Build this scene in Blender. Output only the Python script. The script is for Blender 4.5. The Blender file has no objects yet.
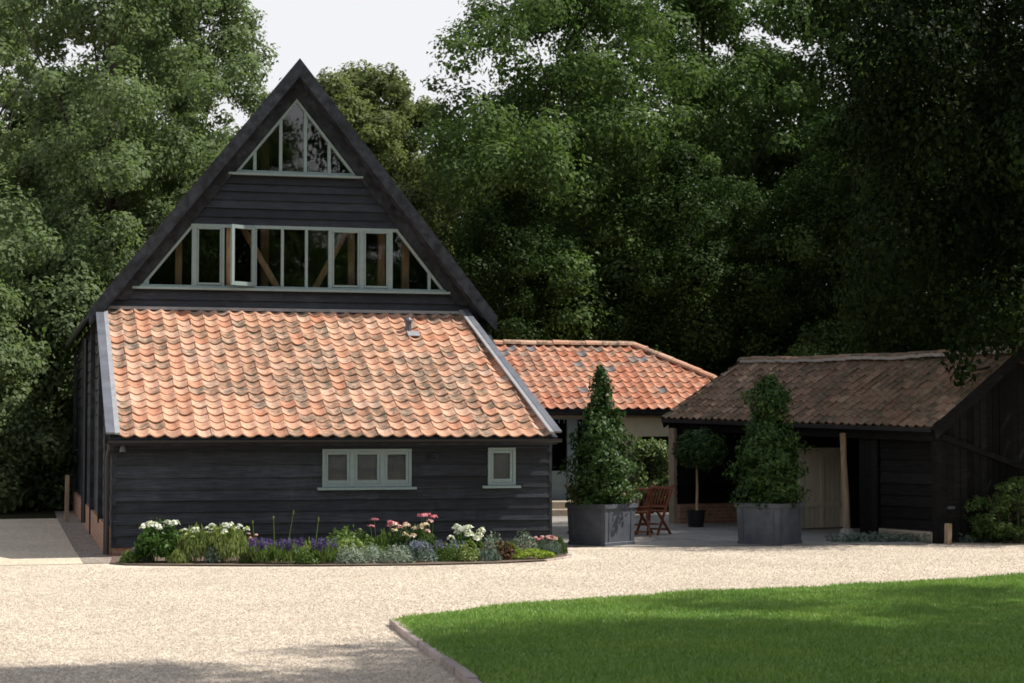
import bpy, math, random
import numpy as np
from mathutils import Vector, Matrix

R = math.radians
S = bpy.context.scene
COL = S.collection
rnd = random.Random(7)

# ------------------------------------------------------------ camera, sky, sun, exposure
EYE = 2.0
YAW = R(14.66)
PITCH = math.atan((428 - 341.5) / 1900)
cd = bpy.data.cameras.new('camera')
cam = bpy.data.objects.new('camera', cd)
COL.objects.link(cam)
cam.location = (0, 0, EYE)
cam.rotation_euler = (math.pi / 2 + PITCH, 0, -YAW)
cd.sensor_width = 36
cd.lens = 1900 / 1024 * 36
cd.clip_start = .1
cd.clip_end = 1000
cd.dof.use_dof = True
cd.dof.focus_distance = 31.0
cd.dof.aperture_fstop = 3.2
S.camera = cam

SUN_EL, SUN_AZ = R(54), R(-7)              # azimuth from +X towards +Y
sv = Vector((math.cos(SUN_AZ) * math.cos(SUN_EL), math.sin(SUN_AZ) * math.cos(SUN_EL), math.sin(SUN_EL)))
sl = bpy.data.lights.new('sun', 'SUN')
sl.energy = 4.7
sl.angle = R(.55)
sl.color = (1, .955, .88)
so = bpy.data.objects.new('sun', sl)
COL.objects.link(so)
so.rotation_euler = sv.to_track_quat('Z', 'Y').to_euler()
so.location = (30, 0, 40)

W = bpy.data.worlds.new('World')
S.world = W
W.use_nodes = True
nt = W.node_tree
bg = nt.nodes['Background']
bg.inputs['Strength'].default_value = .1
sky = nt.nodes.new('ShaderNodeTexSky')
sky.sky_type = 'NISHITA'
sky.sun_disc = False
sky.sun_elevation = SUN_EL
sky.sun_rotation = math.atan2(sv.x, sv.y)
tc = nt.nodes.new('ShaderNodeTexCoord')
mp = nt.nodes.new('ShaderNodeMapping')
mp.inputs['Scale'].default_value = (1, 1, 2.2)
nz = nt.nodes.new('ShaderNodeTexNoise')
nz.inputs['Scale'].default_value = 2.6
nz.inputs['Detail'].default_value = 7
nz.inputs['Roughness'].default_value = .62
cr = nt.nodes.new('ShaderNodeValToRGB')
cr.color_ramp.elements[0].position = .36
cr.color_ramp.elements[1].position = .56
mx = nt.nodes.new('ShaderNodeMix')
mx.data_type = 'RGBA'
nt.links.new(tc.outputs['Generated'], mp.inputs['Vector'])
nt.links.new(mp.outputs['Vector'], nz.inputs['Vector'])
# cloud thickens towards the horizon and breaks up overhead
sx_ = nt.nodes.new('ShaderNodeSeparateXYZ')
nt.links.new(tc.outputs['Generated'], sx_.inputs[0])
mr = nt.nodes.new('ShaderNodeMapRange')
mr.inputs['From Min'].default_value = .1; mr.inputs['From Max'].default_value = .75
mr.inputs['To Min'].default_value = .22; mr.inputs['To Max'].default_value = -.10
nt.links.new(sx_.outputs['Z'], mr.inputs['Value'])
ad = nt.nodes.new('ShaderNodeMath'); ad.operation = 'ADD'
nt.links.new(nz.outputs['Fac'], ad.inputs[0]); nt.links.new(mr.outputs['Result'], ad.inputs[1])
nt.links.new(ad.outputs[0], cr.inputs['Fac'])
nt.links.new(cr.outputs['Color'], mx.inputs['Factor'])
nt.links.new(sky.outputs['Color'], mx.inputs['A'])
mx.inputs['B'].default_value = (7.4, 7.45, 7.7, 1)     # white cloud
nt.links.new(mx.outputs['Result'], bg.inputs['Color'])

S.view_settings.view_transform = 'Standard'
S.view_settings.look = 'None'
S.view_settings.gamma = 1
S.view_settings.exposure = 0.28
S.cycles.max_bounces = 6
S.cycles.diffuse_bounces = 3
S.cycles.transparent_max_bounces = 8
S.cycles.filter_width = 1.7

# ------------------------------------------------------------ materials
class NT:
    """small node-tree writer"""
    def __init__(s, name):
        s.m = bpy.data.materials.new(name)
        s.m.use_nodes = True
        s.t = s.m.node_tree
        s.b = s.t.nodes['Principled BSDF']
        s.out = s.t.nodes['Material Output']
    def n(s, typ, **kw):
        o = s.t.nodes.new('ShaderNode' + typ)
        for k, v in kw.items():
            if k in o.inputs:
                o.inputs[k].default_value = v
            else:
                setattr(o, k, v)
        return o
    def l(s, a, b):
        s.t.links.new(a, b)
    def coord(s, kind='obj'):
        if kind == 'pos':
            return s.n('NewGeometry').outputs['Position']
        return s.n('TexCoord').outputs['Object']
    def noise(s, scale, detail=5, rough=.55, vec=None, stretch=None, kind='pos'):
        v = vec or s.coord(kind)
        if stretch:
            m = s.n('Mapping')
            m.inputs['Scale'].default_value = stretch
            s.l(v, m.inputs['Vector'])
            v = m.outputs['Vector']
        o = s.n('TexNoise', Scale=scale, Detail=detail, Roughness=rough)
        s.l(v, o.inputs['Vector'])
        return o.outputs['Fac']
    def ramp(s, fac, stops, interp='LINEAR'):
        r = s.n('ValToRGB')
        e = r.color_ramp.elements
        r.color_ramp.interpolation = interp
        while len(e) < len(stops):
            e.new(.5)
        for i, (p, c) in enumerate(stops):
            e[i].position = p
            e[i].color = (*c, 1) if len(c) == 3 else c
        s.l(fac, r.inputs['Fac'])
        return r.outputs['Color']
    def mix(s, fac, a, b, mode='MIX'):
        o = s.n('Mix', data_type='RGBA', blend_type=mode)
        for x, k in ((fac, 'Factor'), (a, 'A'), (b, 'B')):
            if isinstance(x, (int, float)):
                o.inputs[k].default_value = x
            elif isinstance(x, tuple):
                o.inputs[k].default_value = (*x, 1)
            else:
                s.l(x, o.inputs[k])
        return o.outputs['Result']
    def math(s, op, a, b=None):
        o = s.n('Math', operation=op)
        for i, x in enumerate((a, b)):
            if x is None: continue
            if isinstance(x, (int, float)): o.inputs[i].default_value = x
            else: s.l(x, o.inputs[i])
        return o.outputs[0]
    def rand(s):
        return s.n('NewGeometry').outputs['Random Per Island']
    def orand(s):
        return s.n('ObjectInfo').outputs['Random']
    def bump(s, h, strength=.4, dist=.02):
        o = s.n('Bump', Strength=strength, Distance=dist)
        s.l(h, o.inputs['Height'])
        s.l(o.outputs['Normal'], s.b.inputs['Normal'])
    def done(s, col=None, rough=.7, spec=.4, metal=0):
        if col is not None:
            if isinstance(col, tuple): s.b.inputs['Base Color'].default_value = (*col, 1)
            else: s.l(col, s.b.inputs['Base Color'])
        s.b.inputs['Roughness'].default_value = rough
        s.b.inputs['Specular IOR Level'].default_value = spec
        s.b.inputs['Metallic'].default_value = metal
        return s.m

M = {}
def plain(name, c, c2=None, rough=.7, scale=6, spec=.4, metal=0, bump=.15, stretch=None, isl=0):
    t = NT(name)
    c2 = c2 or tuple(x * .75 for x in c)
    f = t.noise(scale, stretch=stretch, kind='pos')
    col = t.ramp(f, [(.3, c2), (.7, c)])
    if isl:
        k = t.ramp(t.rand(), [(0, (1 - isl,) * 3), (1, (1 + isl,) * 3)])
        col = t.mix(1.0, col, k, 'MULTIPLY')
    if bump: t.bump(f, bump, .01)
    M[name] = t.done(col, rough, spec, metal)

plain('black_board', (.037, .0425, .053), (.009, .0105, .0135), rough=.5, scale=4, stretch=(.8, .8, 16), isl=.5, bump=.5, spec=.35)
plain('black_wood', (.033, .038, .047), (.010, .0116, .0148), rough=.6, scale=7, stretch=(1, 1, 1), isl=.25, bump=.35, spec=.3)
plain('shed_board', (.017, .0165, .0165), (.007, .007, .007), rough=.85, scale=6, stretch=(.7, .7, 9), isl=.4, bump=.3, spec=.06)
plain('black_metal', (.02, .02, .022), rough=.45, spec=.4)
plain('paint', (.285, .375, .37), (.24, .315, .315), rough=.45, scale=12, bump=.04)
plain('paint_blue', (.24, .30, .315), (.2, .25, .265), rough=.5, scale=8, bump=.04)
plain('lead', (.15, .16, .185), (.095, .10, .12), rough=.5, scale=4, spec=.5, bump=.12)
plain('lead_pale', (.36, .36, .375), (.26, .26, .275), rough=.55, scale=7, bump=.1)
plain('planter_lead', (.098, .108, .13), (.058, .065, .08), rough=.5, scale=5, spec=.4, bump=.15)
plain('timber', (.66, .46, .27), (.36, .23, .13), rough=.75, scale=6, stretch=(3, 3, .6), bump=.3)
plain('timber_pale', (.36, .27, .18), (.22, .155, .1), rough=.75, scale=6, stretch=(4, 4, .7), bump=.3)
plain('timber_post', (.42, .33, .235), (.25, .185, .125), rough=.8, scale=7, stretch=(4, 4, .6), bump=.3)
plain('teak', (.27, .085, .03), (.16, .046, .016), rough=.5, scale=10, stretch=(3, 3, 1), bump=.1)
plain('render_wall', (.74, .655, .52), (.65, .57, .45), rough=.85, scale=3, bump=.15)
plain('door_cream', (.62, .56, .44), (.50, .45, .35), rough=.65, scale=4, stretch=(6, 6, .5), bump=.15)
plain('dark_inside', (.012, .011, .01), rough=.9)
plain('stone', (.42, .36, .27), (.3, .25, .185), rough=.85, scale=9, bump=.3)
plain('blind', (.30, .31, .335), (.24, .25, .27), rough=.85, scale=30, stretch=(1, 1, 1), bump=0)
plain('pot_black', (.015, .015, .016), rough=.5)
plain('soil', (.17, .125, .09), (.09, .062, .044), rough=.95, scale=18, bump=.8)
plain('mortar', (.5, .46, .42), (.33, .3, .27), rough=.9, scale=9, bump=.3)
plain('white_ball', (.8, .8, .78), rough=.4)
plain('cable', (.03, .03, .03), rough=.5)
plain('plaster', (.35, .32, .28), rough=.9)
plain('bark', (.075, .058, .042), (.03, .023, .017), rough=.95, scale=6, stretch=(3, 3, .6), bump=.8)

def tiles(name, pal, lichen, amount, lich_scale=.55):
    t = NT(name)
    r = t.rand()
    col = t.ramp(r, pal)
    fine = t.noise(22, 4)
    col = t.mix(1.0, col, t.ramp(fine, [(.25, (.68, .68, .68)), (.7, (1.14, 1.14, 1.14))]), 'MULTIPLY')
    mid = t.noise(7.5, 5, .7)
    col = t.mix(1.0, col, t.ramp(mid, [(.3, (.74, .68, .62)), (.5, (1, 1, 1)), (.72, (1.12, 1.14, 1.16))]), 'MULTIPLY')
    r2 = t.math('FRACT', t.math('MULTIPLY', r, 37.13))
    patch = t.noise(lich_scale, 3, .6)
    k = t.math('ADD', t.math('MULTIPLY', patch, .8), t.math('MULTIPLY', r2, .3))
    mask = t.ramp(k, [(amount, (0, 0, 0)), (amount + .06, (1, 1, 1))])
    spl = t.ramp(t.noise(9, 5, .7), [(.42, (0, 0, 0)), (.58, (1, 1, 1))])
    m2 = t.math('MULTIPLY', mask, t.math('ADD', t.math('MULTIPLY', spl, .75), .15))
    col = t.mix(m2, col, lichen)
    t.bump(fine, .3, .01)
    M[name] = t.done(col, .85, .25)
tiles('pantile_old', [(0, (.55, .26, .16)), (.2, (.61, .335, .22)), (.45, (.64, .38, .26)), (.65, (.58, .30, .19)), (.85, (.66, .42, .30)), (.96, (.60, .38, .27)), (1, (.48, .33, .25))],
      (.15, .13, .095), .565)
tiles('pantile_new', [(0, (.42, .165, .095)), (.3, (.54, .235, .145)), (.6, (.58, .275, .175)), (.96, (.56, .32, .215)), (.975, (.25, .23, .23)), (1, (.22, .2, .2))],
      (.27, .2, .15), .60, .9)
tiles('pantile_mossy', [(0, (.24, .145, .095)), (.3, (.30, .20, .135)), (.6, (.265, .185, .12)), (.85, (.35, .22, .15)), (1, (.38, .285, .20))],
      (.11, .10, .065), .54, .9)
tiles('slate_dark', [(0, (.03, .03, .034)), (1, (.05, .05, .055))], (.03, .03, .03), .9)

def brick(name, c1, c2, mortar):
    t = NT(name)
    v = t.coord('pos')
    sep = t.n('SeparateXYZ'); t.l(v, sep.inputs[0])
    com = t.n('CombineXYZ')
    t.l(t.math('ADD', sep.outputs[0], sep.outputs[1]), com.inputs[0]); t.l(sep.outputs[2], com.inputs[1])
    b = t.n('TexBrick', Scale=1.0)
    b.inputs['Brick Width'].default_value = .225
    b.inputs['Row Height'].default_value = .075
    b.inputs['Mortar Size'].default_value = .008
    b.inputs['Color1'].default_value = (*c1, 1)
    b.inputs['Color2'].default_value = (*c2, 1)
    b.inputs['Mortar'].default_value = (*mortar, 1)
    t.l(com.outputs[0], b.inputs['Vector'])
    n = t.ramp(t.noise(14), [(.3, (.7, .7, .7)), (.7, (1.15, 1.15, 1.15))])
    t.bump(b.outputs['Fac'], -.4, .01)
    M[name] = t.done(t.mix(1.0, b.outputs['Color'], n, 'MULTIPLY'), .9, .2)
brick('brick', (.44, .23, .15), (.36, .18, .115), (.4, .34, .27))
plain('kerb_brick', (.50, .42, .37), (.34, .27, .235), rough=.9, scale=11, bump=.4, isl=.3)

def gravel(name, a, b, c, scale=42):
    t = NT(name)
    v = t.coord('pos')
    vo = t.n('TexVoronoi', Scale=scale); t.l(v, vo.inputs['Vector'])
    sep = t.n('SeparateColor'); t.l(vo.outputs['Color'], sep.inputs[0])
    col = t.ramp(sep.outputs[0], [(0, c), (.22, b), (.6, a), (1, tuple(min(1, x * 1.2) for x in a))])
    big = t.noise(.5, 6, .6)
    col = t.mix(1.0, col, t.ramp(big, [(.3, (.86, .85, .84)), (.7, (1.06, 1.06, 1.06))]), 'MULTIPLY')
    mid = t.noise(7, 4, .6)
    col = t.mix(1.0, col, t.ramp(mid, [(.3, (.86, .86, .86)), (.7, (1.08, 1.08, 1.08))]), 'MULTIPLY')
    h = t.math('SUBTRACT', 1.0, vo.outputs['Distance'])
    t.bump(h, .45, .012)
    M[name] = t.done(col, .9, .2)
gravel('gravel', (.67, .578, .465), (.55, .465, .365), (.31, .25, .195))
t = NT('stones')
big = t.ramp(t.noise(.45, 6, .65), [(.3, (.80, .79, .77)), (.7, (1.08, 1.08, 1.08))])
M['stones'] = t.done(t.mix(1.0, big, t.ramp(t.rand(), [(0, (.43, .345, .27)), (.25, (.60, .505, .40)), (.6, (.69, .595, .485)), (.85, (.75, .67, .565)), (1, (.80, .76, .70))]), 'MULTIPLY'), .85, .25)
gravel('path_hoggin', (.72, .60, .455), (.61, .50, .375), (.41, .33, .245))
gravel('shingle_strip', (.36, .30, .25), (.25, .21, .175), (.13, .11, .09), 26)

t = NT('paving')
n1 = t.noise(.8, 6, .6); n2 = t.noise(9, 5)
col = t.ramp(n1, [(.3, (.31, .285, .25)), (.7, (.40, .37, .33))])
col = t.mix(1.0, col, t.ramp(n2, [(.3, (.8, .8, .8)), (.7, (1.1, 1.1, 1.1))]), 'MULTIPLY')
b = t.n('TexBrick', Scale=1.0)
b.inputs['Brick Width'].default_value = .9; b.inputs['Row Height'].default_value = .6; b.inputs['Mortar Size'].default_value = .012
b.inputs['Color1'].default_value = (1, 1, 1, 1); b.inputs['Color2'].default_value = (.84, .85, .86, 1); b.inputs['Mortar'].default_value = (.5, .48, .44, 1)
t.l(t.coord('pos'), b.inputs['Vector'])
t.bump(n2, .2, .01)
M['paving'] = t.done(t.mix(1.0, col, b.outputs['Color'], 'MULTIPLY'), .8, .25)

t = NT('wood_floor')
n1 = t.noise(.7, 8, .65); n2 = t.noise(6, 5, .7)
col = t.ramp(n1, [(.3, (.03, .034, .014)), (.55, (.045, .04, .022)), (.75, (.035, .05, .016))])
t.bump(n2, .8, .06)
M['wood_floor'] = t.done(t.mix(1.0, col, t.ramp(n2, [(.3, (.6, .6, .6)), (.7, (1.2, 1.2, 1.2))]), 'MULTIPLY'), .95, .1)

t = NT('turf')
n1 = t.noise(1.2, 6, .6); n2 = t.noise(30, 3, .6)
col = t.ramp(n1, [(.3, (.07, .145, .025)), (.7, (.10, .19, .035))])
t.bump(n2, .8, .03)
M['turf'] = t.done(t.mix(1.0, col, t.ramp(n2, [(.3, (.6, .6, .6)), (.7, (1.2, 1.2, 1.2))]), 'MULTIPLY'), .9, .1)

def leafmat(name, stops, trans=.35, rough=.5, obj_var=.18, spec=.3):
    t = NT(name)
    col = t.ramp(t.rand(), stops)
    k = t.ramp(t.orand(), [(0, (1 - obj_var, 1 - obj_var * .8, 1 - obj_var)), (1, (1 + obj_var, 1 + obj_var * .9, 1 + obj_var * .6))])
    col = t.mix(1.0, col, k, 'MULTIPLY')
    t.done(col, rough, spec)
    if trans:
        tr = t.n('BsdfTranslucent')
        t.l(t.mix(1.0, col, (1.08, 1.2, .72), 'MULTIPLY'), tr.inputs['Color'])
        ms = t.n('MixShader', Fac=trans)
        t.l(t.b.outputs[0], ms.inputs[1]); t.l(tr.outputs[0], ms.inputs[2]); t.l(ms.outputs[0], t.out.inputs['Surface'])
    M[name] = t.m
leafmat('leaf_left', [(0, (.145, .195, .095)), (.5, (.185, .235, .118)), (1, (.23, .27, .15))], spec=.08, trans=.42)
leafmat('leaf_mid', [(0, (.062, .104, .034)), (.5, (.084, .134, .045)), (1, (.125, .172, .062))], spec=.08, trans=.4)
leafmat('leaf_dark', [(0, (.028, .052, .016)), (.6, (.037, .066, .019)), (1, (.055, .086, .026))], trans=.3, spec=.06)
leafmat('leaf_shade', [(0, (.009, .018, .006)), (.6, (.014, .025, .008)), (1, (.026, .040, .011))], trans=.2, spec=.04)  # the near canopy's own shade is put into this leaf colour
leafmat('leaf_pale', [(0, (.13, .155, .06)), (.5, (.16, .19, .08)), (1, (.20, .225, .11))], spec=.08, trans=.42)
leafmat('leaf_bay', [(0, (.022, .052, .012)), (.6, (.038, .082, .02)), (1, (.085, .14, .035))], trans=.2, rough=.5, obj_var=.05, spec=.18)
leafmat('leaf_variegated', [(0, (.07, .12, .035)), (.55, (.13, .20, .06)), (.75, (.28, .34, .14)), (1, (.46, .48, .25))], trans=.3)
leafmat('leaf_green', [(0, (.09, .15, .035)), (1, (.20, .29, .075))])
leafmat('leaf_deep', [(0, (.035, .09, .016)), (1, (.10, .19, .035))])
leafmat('leaf_lime', [(0, (.22, .30, .035)), (1, (.38, .46, .07))])
leafmat('leaf_olive', [(0, (.16, .22, .06)), (1, (.34, .40, .15))])
leafmat('leaf_silver', [(0, (.17, .22, .17)), (1, (.34, .39, .32))], trans=.15)
leafmat('leaf_greyblue', [(0, (.11, .16, .13)), (1, (.22, .28, .24))], trans=.15)
leafmat('leaf_bronze', [(0, (.11, .05, .025)), (1, (.22, .12, .06))])
leafmat('leaf_russet', [(0, (.10, .045, .025)), (.5, (.16, .07, .04)), (1, (.09, .08, .03))])
leafmat('petal_white', [(0, (.72, .73, .66)), (1, (.85, .85, .80))], trans=.2, rough=.6)
leafmat('petal_cream', [(0, (.72, .58, .42)), (1, (.82, .70, .58))], trans=.2, rough=.6)
leafmat('petal_pink', [(0, (.55, .14, .22)), (1, (.72, .28, .34))], trans=.2, rough=.6)
leafmat('petal_rose', [(0, (.66, .35, .36)), (1, (.8, .52, .5))], trans=.2, rough=.6)
leafmat('petal_purple', [(0, (.07, .04, .18)), (1, (.16, .10, .33))], trans=.2, rough=.6)
leafmat('petal_blue', [(0, (.16, .17, .3)), (1, (.26, .27, .42))], trans=.2, rough=.6)
leafmat('petal_lime', [(0, (.42, .48, .12)), (1, (.6, .66, .28))], trans=.2, rough=.6)
leafmat('grass', [(0, (.15, .26, .055)), (.5, (.21, .345, .085)), (.9, (.28, .41, .13)), (1, (.42, .45, .22))], trans=.3, rough=.55)

# mowing and wear: broad tone changes
def tone(mat, scale, lo, hi):
    nt_ = mat.node_tree; b_ = nt_.nodes['Principled BSDF']; src = b_.inputs['Base Color'].links[0].from_socket
    ge = nt_.nodes.new('ShaderNodeNewGeometry'); no = nt_.nodes.new('ShaderNodeTexNoise'); no.inputs['Scale'].default_value = scale; no.inputs['Detail'].default_value = 5; no.inputs['Roughness'].default_value = .65
    nt_.links.new(ge.outputs['Position'], no.inputs['Vector'])
    rp = nt_.nodes.new('ShaderNodeValToRGB'); rp.color_ramp.elements[0].position = .32; rp.color_ramp.elements[1].position = .68
    rp.color_ramp.elements[0].color = (*lo, 1); rp.color_ramp.elements[1].color = (*hi, 1); nt_.links.new(no.outputs['Fac'], rp.inputs['Fac'])
    mm = nt_.nodes.new('ShaderNodeMix'); mm.data_type = 'RGBA'; mm.blend_type = 'MULTIPLY'; mm.inputs['Factor'].default_value = 1
    nt_.links.new(src, mm.inputs['A']); nt_.links.new(rp.outputs['Color'], mm.inputs['B']); nt_.links.new(mm.outputs['Result'], b_.inputs['Base Color'])
tone(M['grass'], .9, (.72, .82, .8), (1.22, 1.1, 1.0))
tone(M['black_wood'], 1.1, (.7, .71, .73), (1.35, 1.35, 1.35))
tone(M['black_wood'], 7, (.75, .75, .75), (1.3, 1.3, 1.3))
tone(M['black_board'], .6, (.72, .73, .75), (1.3, 1.3, 1.3))
tone(M['black_board'], 5, (.75, .75, .75), (1.25, 1.25, 1.25))

t = NT('glass')
fr = t.n('Fresnel', IOR=1.55)
gl = t.n('BsdfGlossy', Roughness=.015)
tr = t.n('BsdfTransparent', Color=(.84, .86, .87, 1))
ms = t.n('MixShader')
t.l(t.math('ADD', t.math('MULTIPLY', fr.outputs[0], 1.8), .045), ms.inputs[0])
t.l(tr.outputs[0], ms.inputs[1]); t.l(gl.outputs[0], ms.inputs[2]); t.l(ms.outputs[0], t.out.inputs['Surface'])
M['glass'] = t.m

# ------------------------------------------------------------ builders
def tag(o, label=None, cat=None, group=None, kind=None):
    if label: o['label'] = label
    if cat: o['category'] = cat
    if group: o['group'] = group
    if kind: o['kind'] = kind
    return o

def thing(name, loc, label, cat, group=None, rz=0):
    o = bpy.data.objects.new(name, None)
    COL.objects.link(o)
    o.location = loc
    o.rotation_euler = (0, 0, rz)
    o.empty_display_size = .2
    return tag(o, label, cat, group)

def link_mesh(me, name, parent=None):
    o = bpy.data.objects.new(name, me)
    COL.objects.link(o)
    if parent is not None: o.parent = parent
    return o

class MB:
    def __init__(s):
        s.v = []; s.f = []
    def add(s, vs, fs):
        k = len(s.v)
        s.v += [tuple(p) for p in vs]
        s.f += [tuple(i + k for i in f) for f in fs]
    def quad(s, a, b, c, d):
        s.add((a, b, c, d), ((0, 1, 2, 3),))
    def box(s, lo, hi):
        x0, y0, z0 = lo; x1, y1, z1 = hi
        s.add(((x0, y0, z0), (x1, y0, z0), (x1, y1, z0), (x0, y1, z0), (x0, y0, z1), (x1, y0, z1), (x1, y1, z1), (x0, y1, z1)),
              ((0, 3, 2, 1), (4, 5, 6, 7), (0, 1, 5, 4), (1, 2, 6, 5), (2, 3, 7, 6), (3, 0, 4, 7)))
    def obox(s, c, size, ax, ay, az):
        """oriented box: centre, sizes, three axes"""
        c = Vector(c); a = [Vector(q).normalized() * (h / 2) for q, h in zip((ax, ay, az), size)]
        vs = [c + a[0] * i + a[1] * j + a[2] * k for k in (-1, 1) for (i, j) in ((-1, -1), (1, -1), (1, 1), (-1, 1))]
        s.add(vs, ((0, 3, 2, 1), (4, 5, 6, 7), (0, 1, 5, 4), (1, 2, 6, 5), (2, 3, 7, 6), (3, 0, 4, 7)))
    def beam(s, p, q, w, d, up=(0, 0, 1)):
        p = Vector(p); q = Vector(q); ax = (q - p).normalized(); u = Vector(up)
        ay = u.cross(ax)
        if ay.length < 1e-4: ay = Vector((1, 0, 0))
        ay.normalize(); az = ax.cross(ay)
        s.obox((p + q) / 2, ((q - p).length, w, d), ax, ay, az)
    def prism(s, poly, ext):
        """polygon (3-D points) extruded by a vector"""
        n = len(poly); e = Vector(ext)
        vs = [Vector(p) for p in poly] + [Vector(p) + e for p in poly]
        fs = [tuple(range(n)), tuple(range(2 * n - 1, n - 1, -1))]
        fs += [(i, i + n, (i + 1) % n + n, (i + 1) % n) for i in range(n)]
        s.add(vs, fs)
    def xz(s, pts, y0, y1):
        s.prism([(x, y0, z) for x, z in pts], (0, y1 - y0, 0))
    def tube(s, pts, rad, n=8, cap=True):
        pts = [Vector(p) for p in pts]
        k = len(s.v); m = len(pts)
        ref = Vector((0.31, .2, .93))
        for i, p in enumerate(pts):
            d = (pts[min(i + 1, m - 1)] - pts[max(i - 1, 0)]).normalized()
            a = d.cross(ref)
            if a.length < .05: a = d.cross(Vector((1, 0, 0)))
            a.normalize(); b_ = d.cross(a)
            r = rad[i] if isinstance(rad, (list, tuple)) else rad
            for j in range(n):
                t_ = 2 * math.pi * j / n
                s.v.append(tuple(p + a * r * math.cos(t_) + b_ * r * math.sin(t_)))
        for i in range(m - 1):
            for j in range(n):
                s.f.append((k + i * n + j, k + i * n + (j + 1) % n, k + (i + 1) * n + (j + 1) % n, k + (i + 1) * n + j))
        if cap:
            s.f.append(tuple(k + j for j in range(n)))
            s.f.append(tuple(k + (m - 1) * n + j for j in reversed(range(n))))
    def lathe(s, prof, c=(0, 0, 0), n=20):
        k = len(s.v)
        for r, z in prof:
            for j in range(n):
                t_ = 2 * math.pi * j / n
                s.v.append((c[0] + r * math.cos(t_), c[1] + r * math.sin(t_), c[2] + z))
        for i in range(len(prof) - 1):
            for j in range(n):
                s.f.append((k + i * n + j, k + i * n + (j + 1) % n, k + (i + 1) * n + (j + 1) % n, k + (i + 1) * n + j))
    def build(s, name, mat, parent=None, smooth=False, bevel=0):
        off = Vector((0, 0, 0))
        if parent is not None:
            q = parent
            while q is not None:
                off += q.location; q = q.parent
        me = bpy.data.meshes.new(name)
        me.from_pydata([(x - off.x, y - off.y, z - off.z) for x, y, z in s.v], [], s.f)
        me.materials.append(M[mat])
        if smooth: me.polygons.foreach_set('use_smooth', [True] * len(me.polygons))
        me.update()
        o = link_mesh(me, name, parent)
        if bevel:
            md = o.modifiers.new('bevel', 'BEVEL'); md.width = bevel; md.segments = 2; md.limit_method = 'ANGLE'
        return o

def np_mesh(name, V, k, mat):
    """V: (n*k,3) vertices of n separate k-gons"""
    n = len(V) // k
    me = bpy.data.meshes.new(name)
    me.vertices.add(len(V)); me.vertices.foreach_set('co', np.ascontiguousarray(V, dtype=np.float32).ravel())
    me.loops.add(n * k); me.loops.foreach_set('vertex_index', np.arange(n * k, dtype=np.int32))
    me.polygons.add(n); me.polygons.foreach_set('loop_start', np.arange(0, n * k, k, dtype=np.int32))
    me.update(calc_edges=True); me.validate()
    me.materials.append(M[mat])
    return me

def unit(a):
    return a / (np.linalg.norm(a, axis=1, keepdims=True) + 1e-9)

def leaf_quads(P, N, l, w, rng, jit=.3):
    """one kite-shaped leaf per point, lying across its normal"""
    n = len(P)
    A = unit(np.cross(N, rng.normal(size=(n, 3))))
    B = unit(np.cross(N, A))
    s = (1 + jit * rng.uniform(-1, 1, (n, 1)))
    L = A * (l * .5) * s; Wd = B * (w * .5) * s
    fold = unit(N) * (w * .18) * s
    V = np.stack((P - L, P + Wd * 1.0 - L * .15 + fold, P + L - fold * .6, P - Wd - L * .15 + fold), 1)
    return V.reshape(-1, 3)

def clump_points(C, rad, per, rng, flat=.75, shell=.5, noise=.55):
    """points and normals in flattened balls round the centres C"""
    k = len(C)
    D = unit(rng.normal(size=(k * per, 3)))
    rr = (shell + (1 - shell) * rng.uniform(0, 1, (k * per, 1)))
    rc = np.repeat(rad, per)[:, None]
    wob = 1 + .26 * np.sin(5 * D[:, :1] + np.repeat(rng.uniform(0, 6, k), per)[:, None]) * np.cos(4 * D[:, 1:2])
    P = np.repeat(C, per, 0) + D * rr * rc * wob * np.array([1, 1, flat])
    N = unit(D * .9 + np.array([0, 0, .4]) + rng.normal(size=D.shape) * noise)
    return P, N

# ------------------------------------------------------------ ground
def sheet(name, pts, z, mat):
    me = bpy.data.meshes.new(name)
    me.from_pydata([(x, y, z) for x, y in pts], [], [tuple(range(len(pts)))])
    me.materials.append(M[mat]); me.update()
    o = link_mesh(me, name)
    return tag(o, kind='structure')

sheet('ground', [(-150, -150), (150, -150), (150, 150), (-150, 150)], 0, 'wood_floor')
def wobble(a, b, n, amp, seed):
    r = random.Random(seed)
    return [(a[0] + (b[0] - a[0]) * i / n + r.uniform(-amp, amp), a[1] + (b[1] - a[1]) * i / n + r.uniform(-amp, amp)) for i in range(n)]
gp = [(-14, -12), (24, -12), (24, 29.2)] + wobble((20, 29.4), (15.9, 29.9), 12, .06, 2) + [(15.6, 31.2), (8.5, 31.2), (1.3, 31.2), (-14, 31.2)]
sheet('gravel', gp, .004, 'gravel')
pp = [(-14, 28.62)] + wobble((-13, 28.62), (.95, 28.66), 50, .03, 3) + [(1.0, 28.7), (.97, 33), (.93, 43.2), (-14, 42.4)]
sheet('path', pp, .010, 'path_hoggin')
sheet('shingle', [(1.0, 28.72), (1.5, 28.72), (1.5, 47), (.95, 47), (.93, 43)], .012, 'shingle_strip')
sheet('patio', [(8.5, 30.62)] + wobble((8.8, 30.62), (15.3, 29.75), 30, .03, 5) + [(15.5, 30.3), (20, 31.6), (18, 43), (8.5, 43)], .014, 'paving')
bed = [(1.38, 28.55), (1.6, 28.2), (2.3, 27.92), (3.2, 27.6), (4.4, 27.28), (5.7, 27.12), (6.9, 27.2), (7.7, 27.5), (8.25, 28.1), (8.5, 28.9), (8.62, 30.22), (1.5, 30.22)]
sheet('flower_bed', bed, .024, 'soil')

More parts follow.
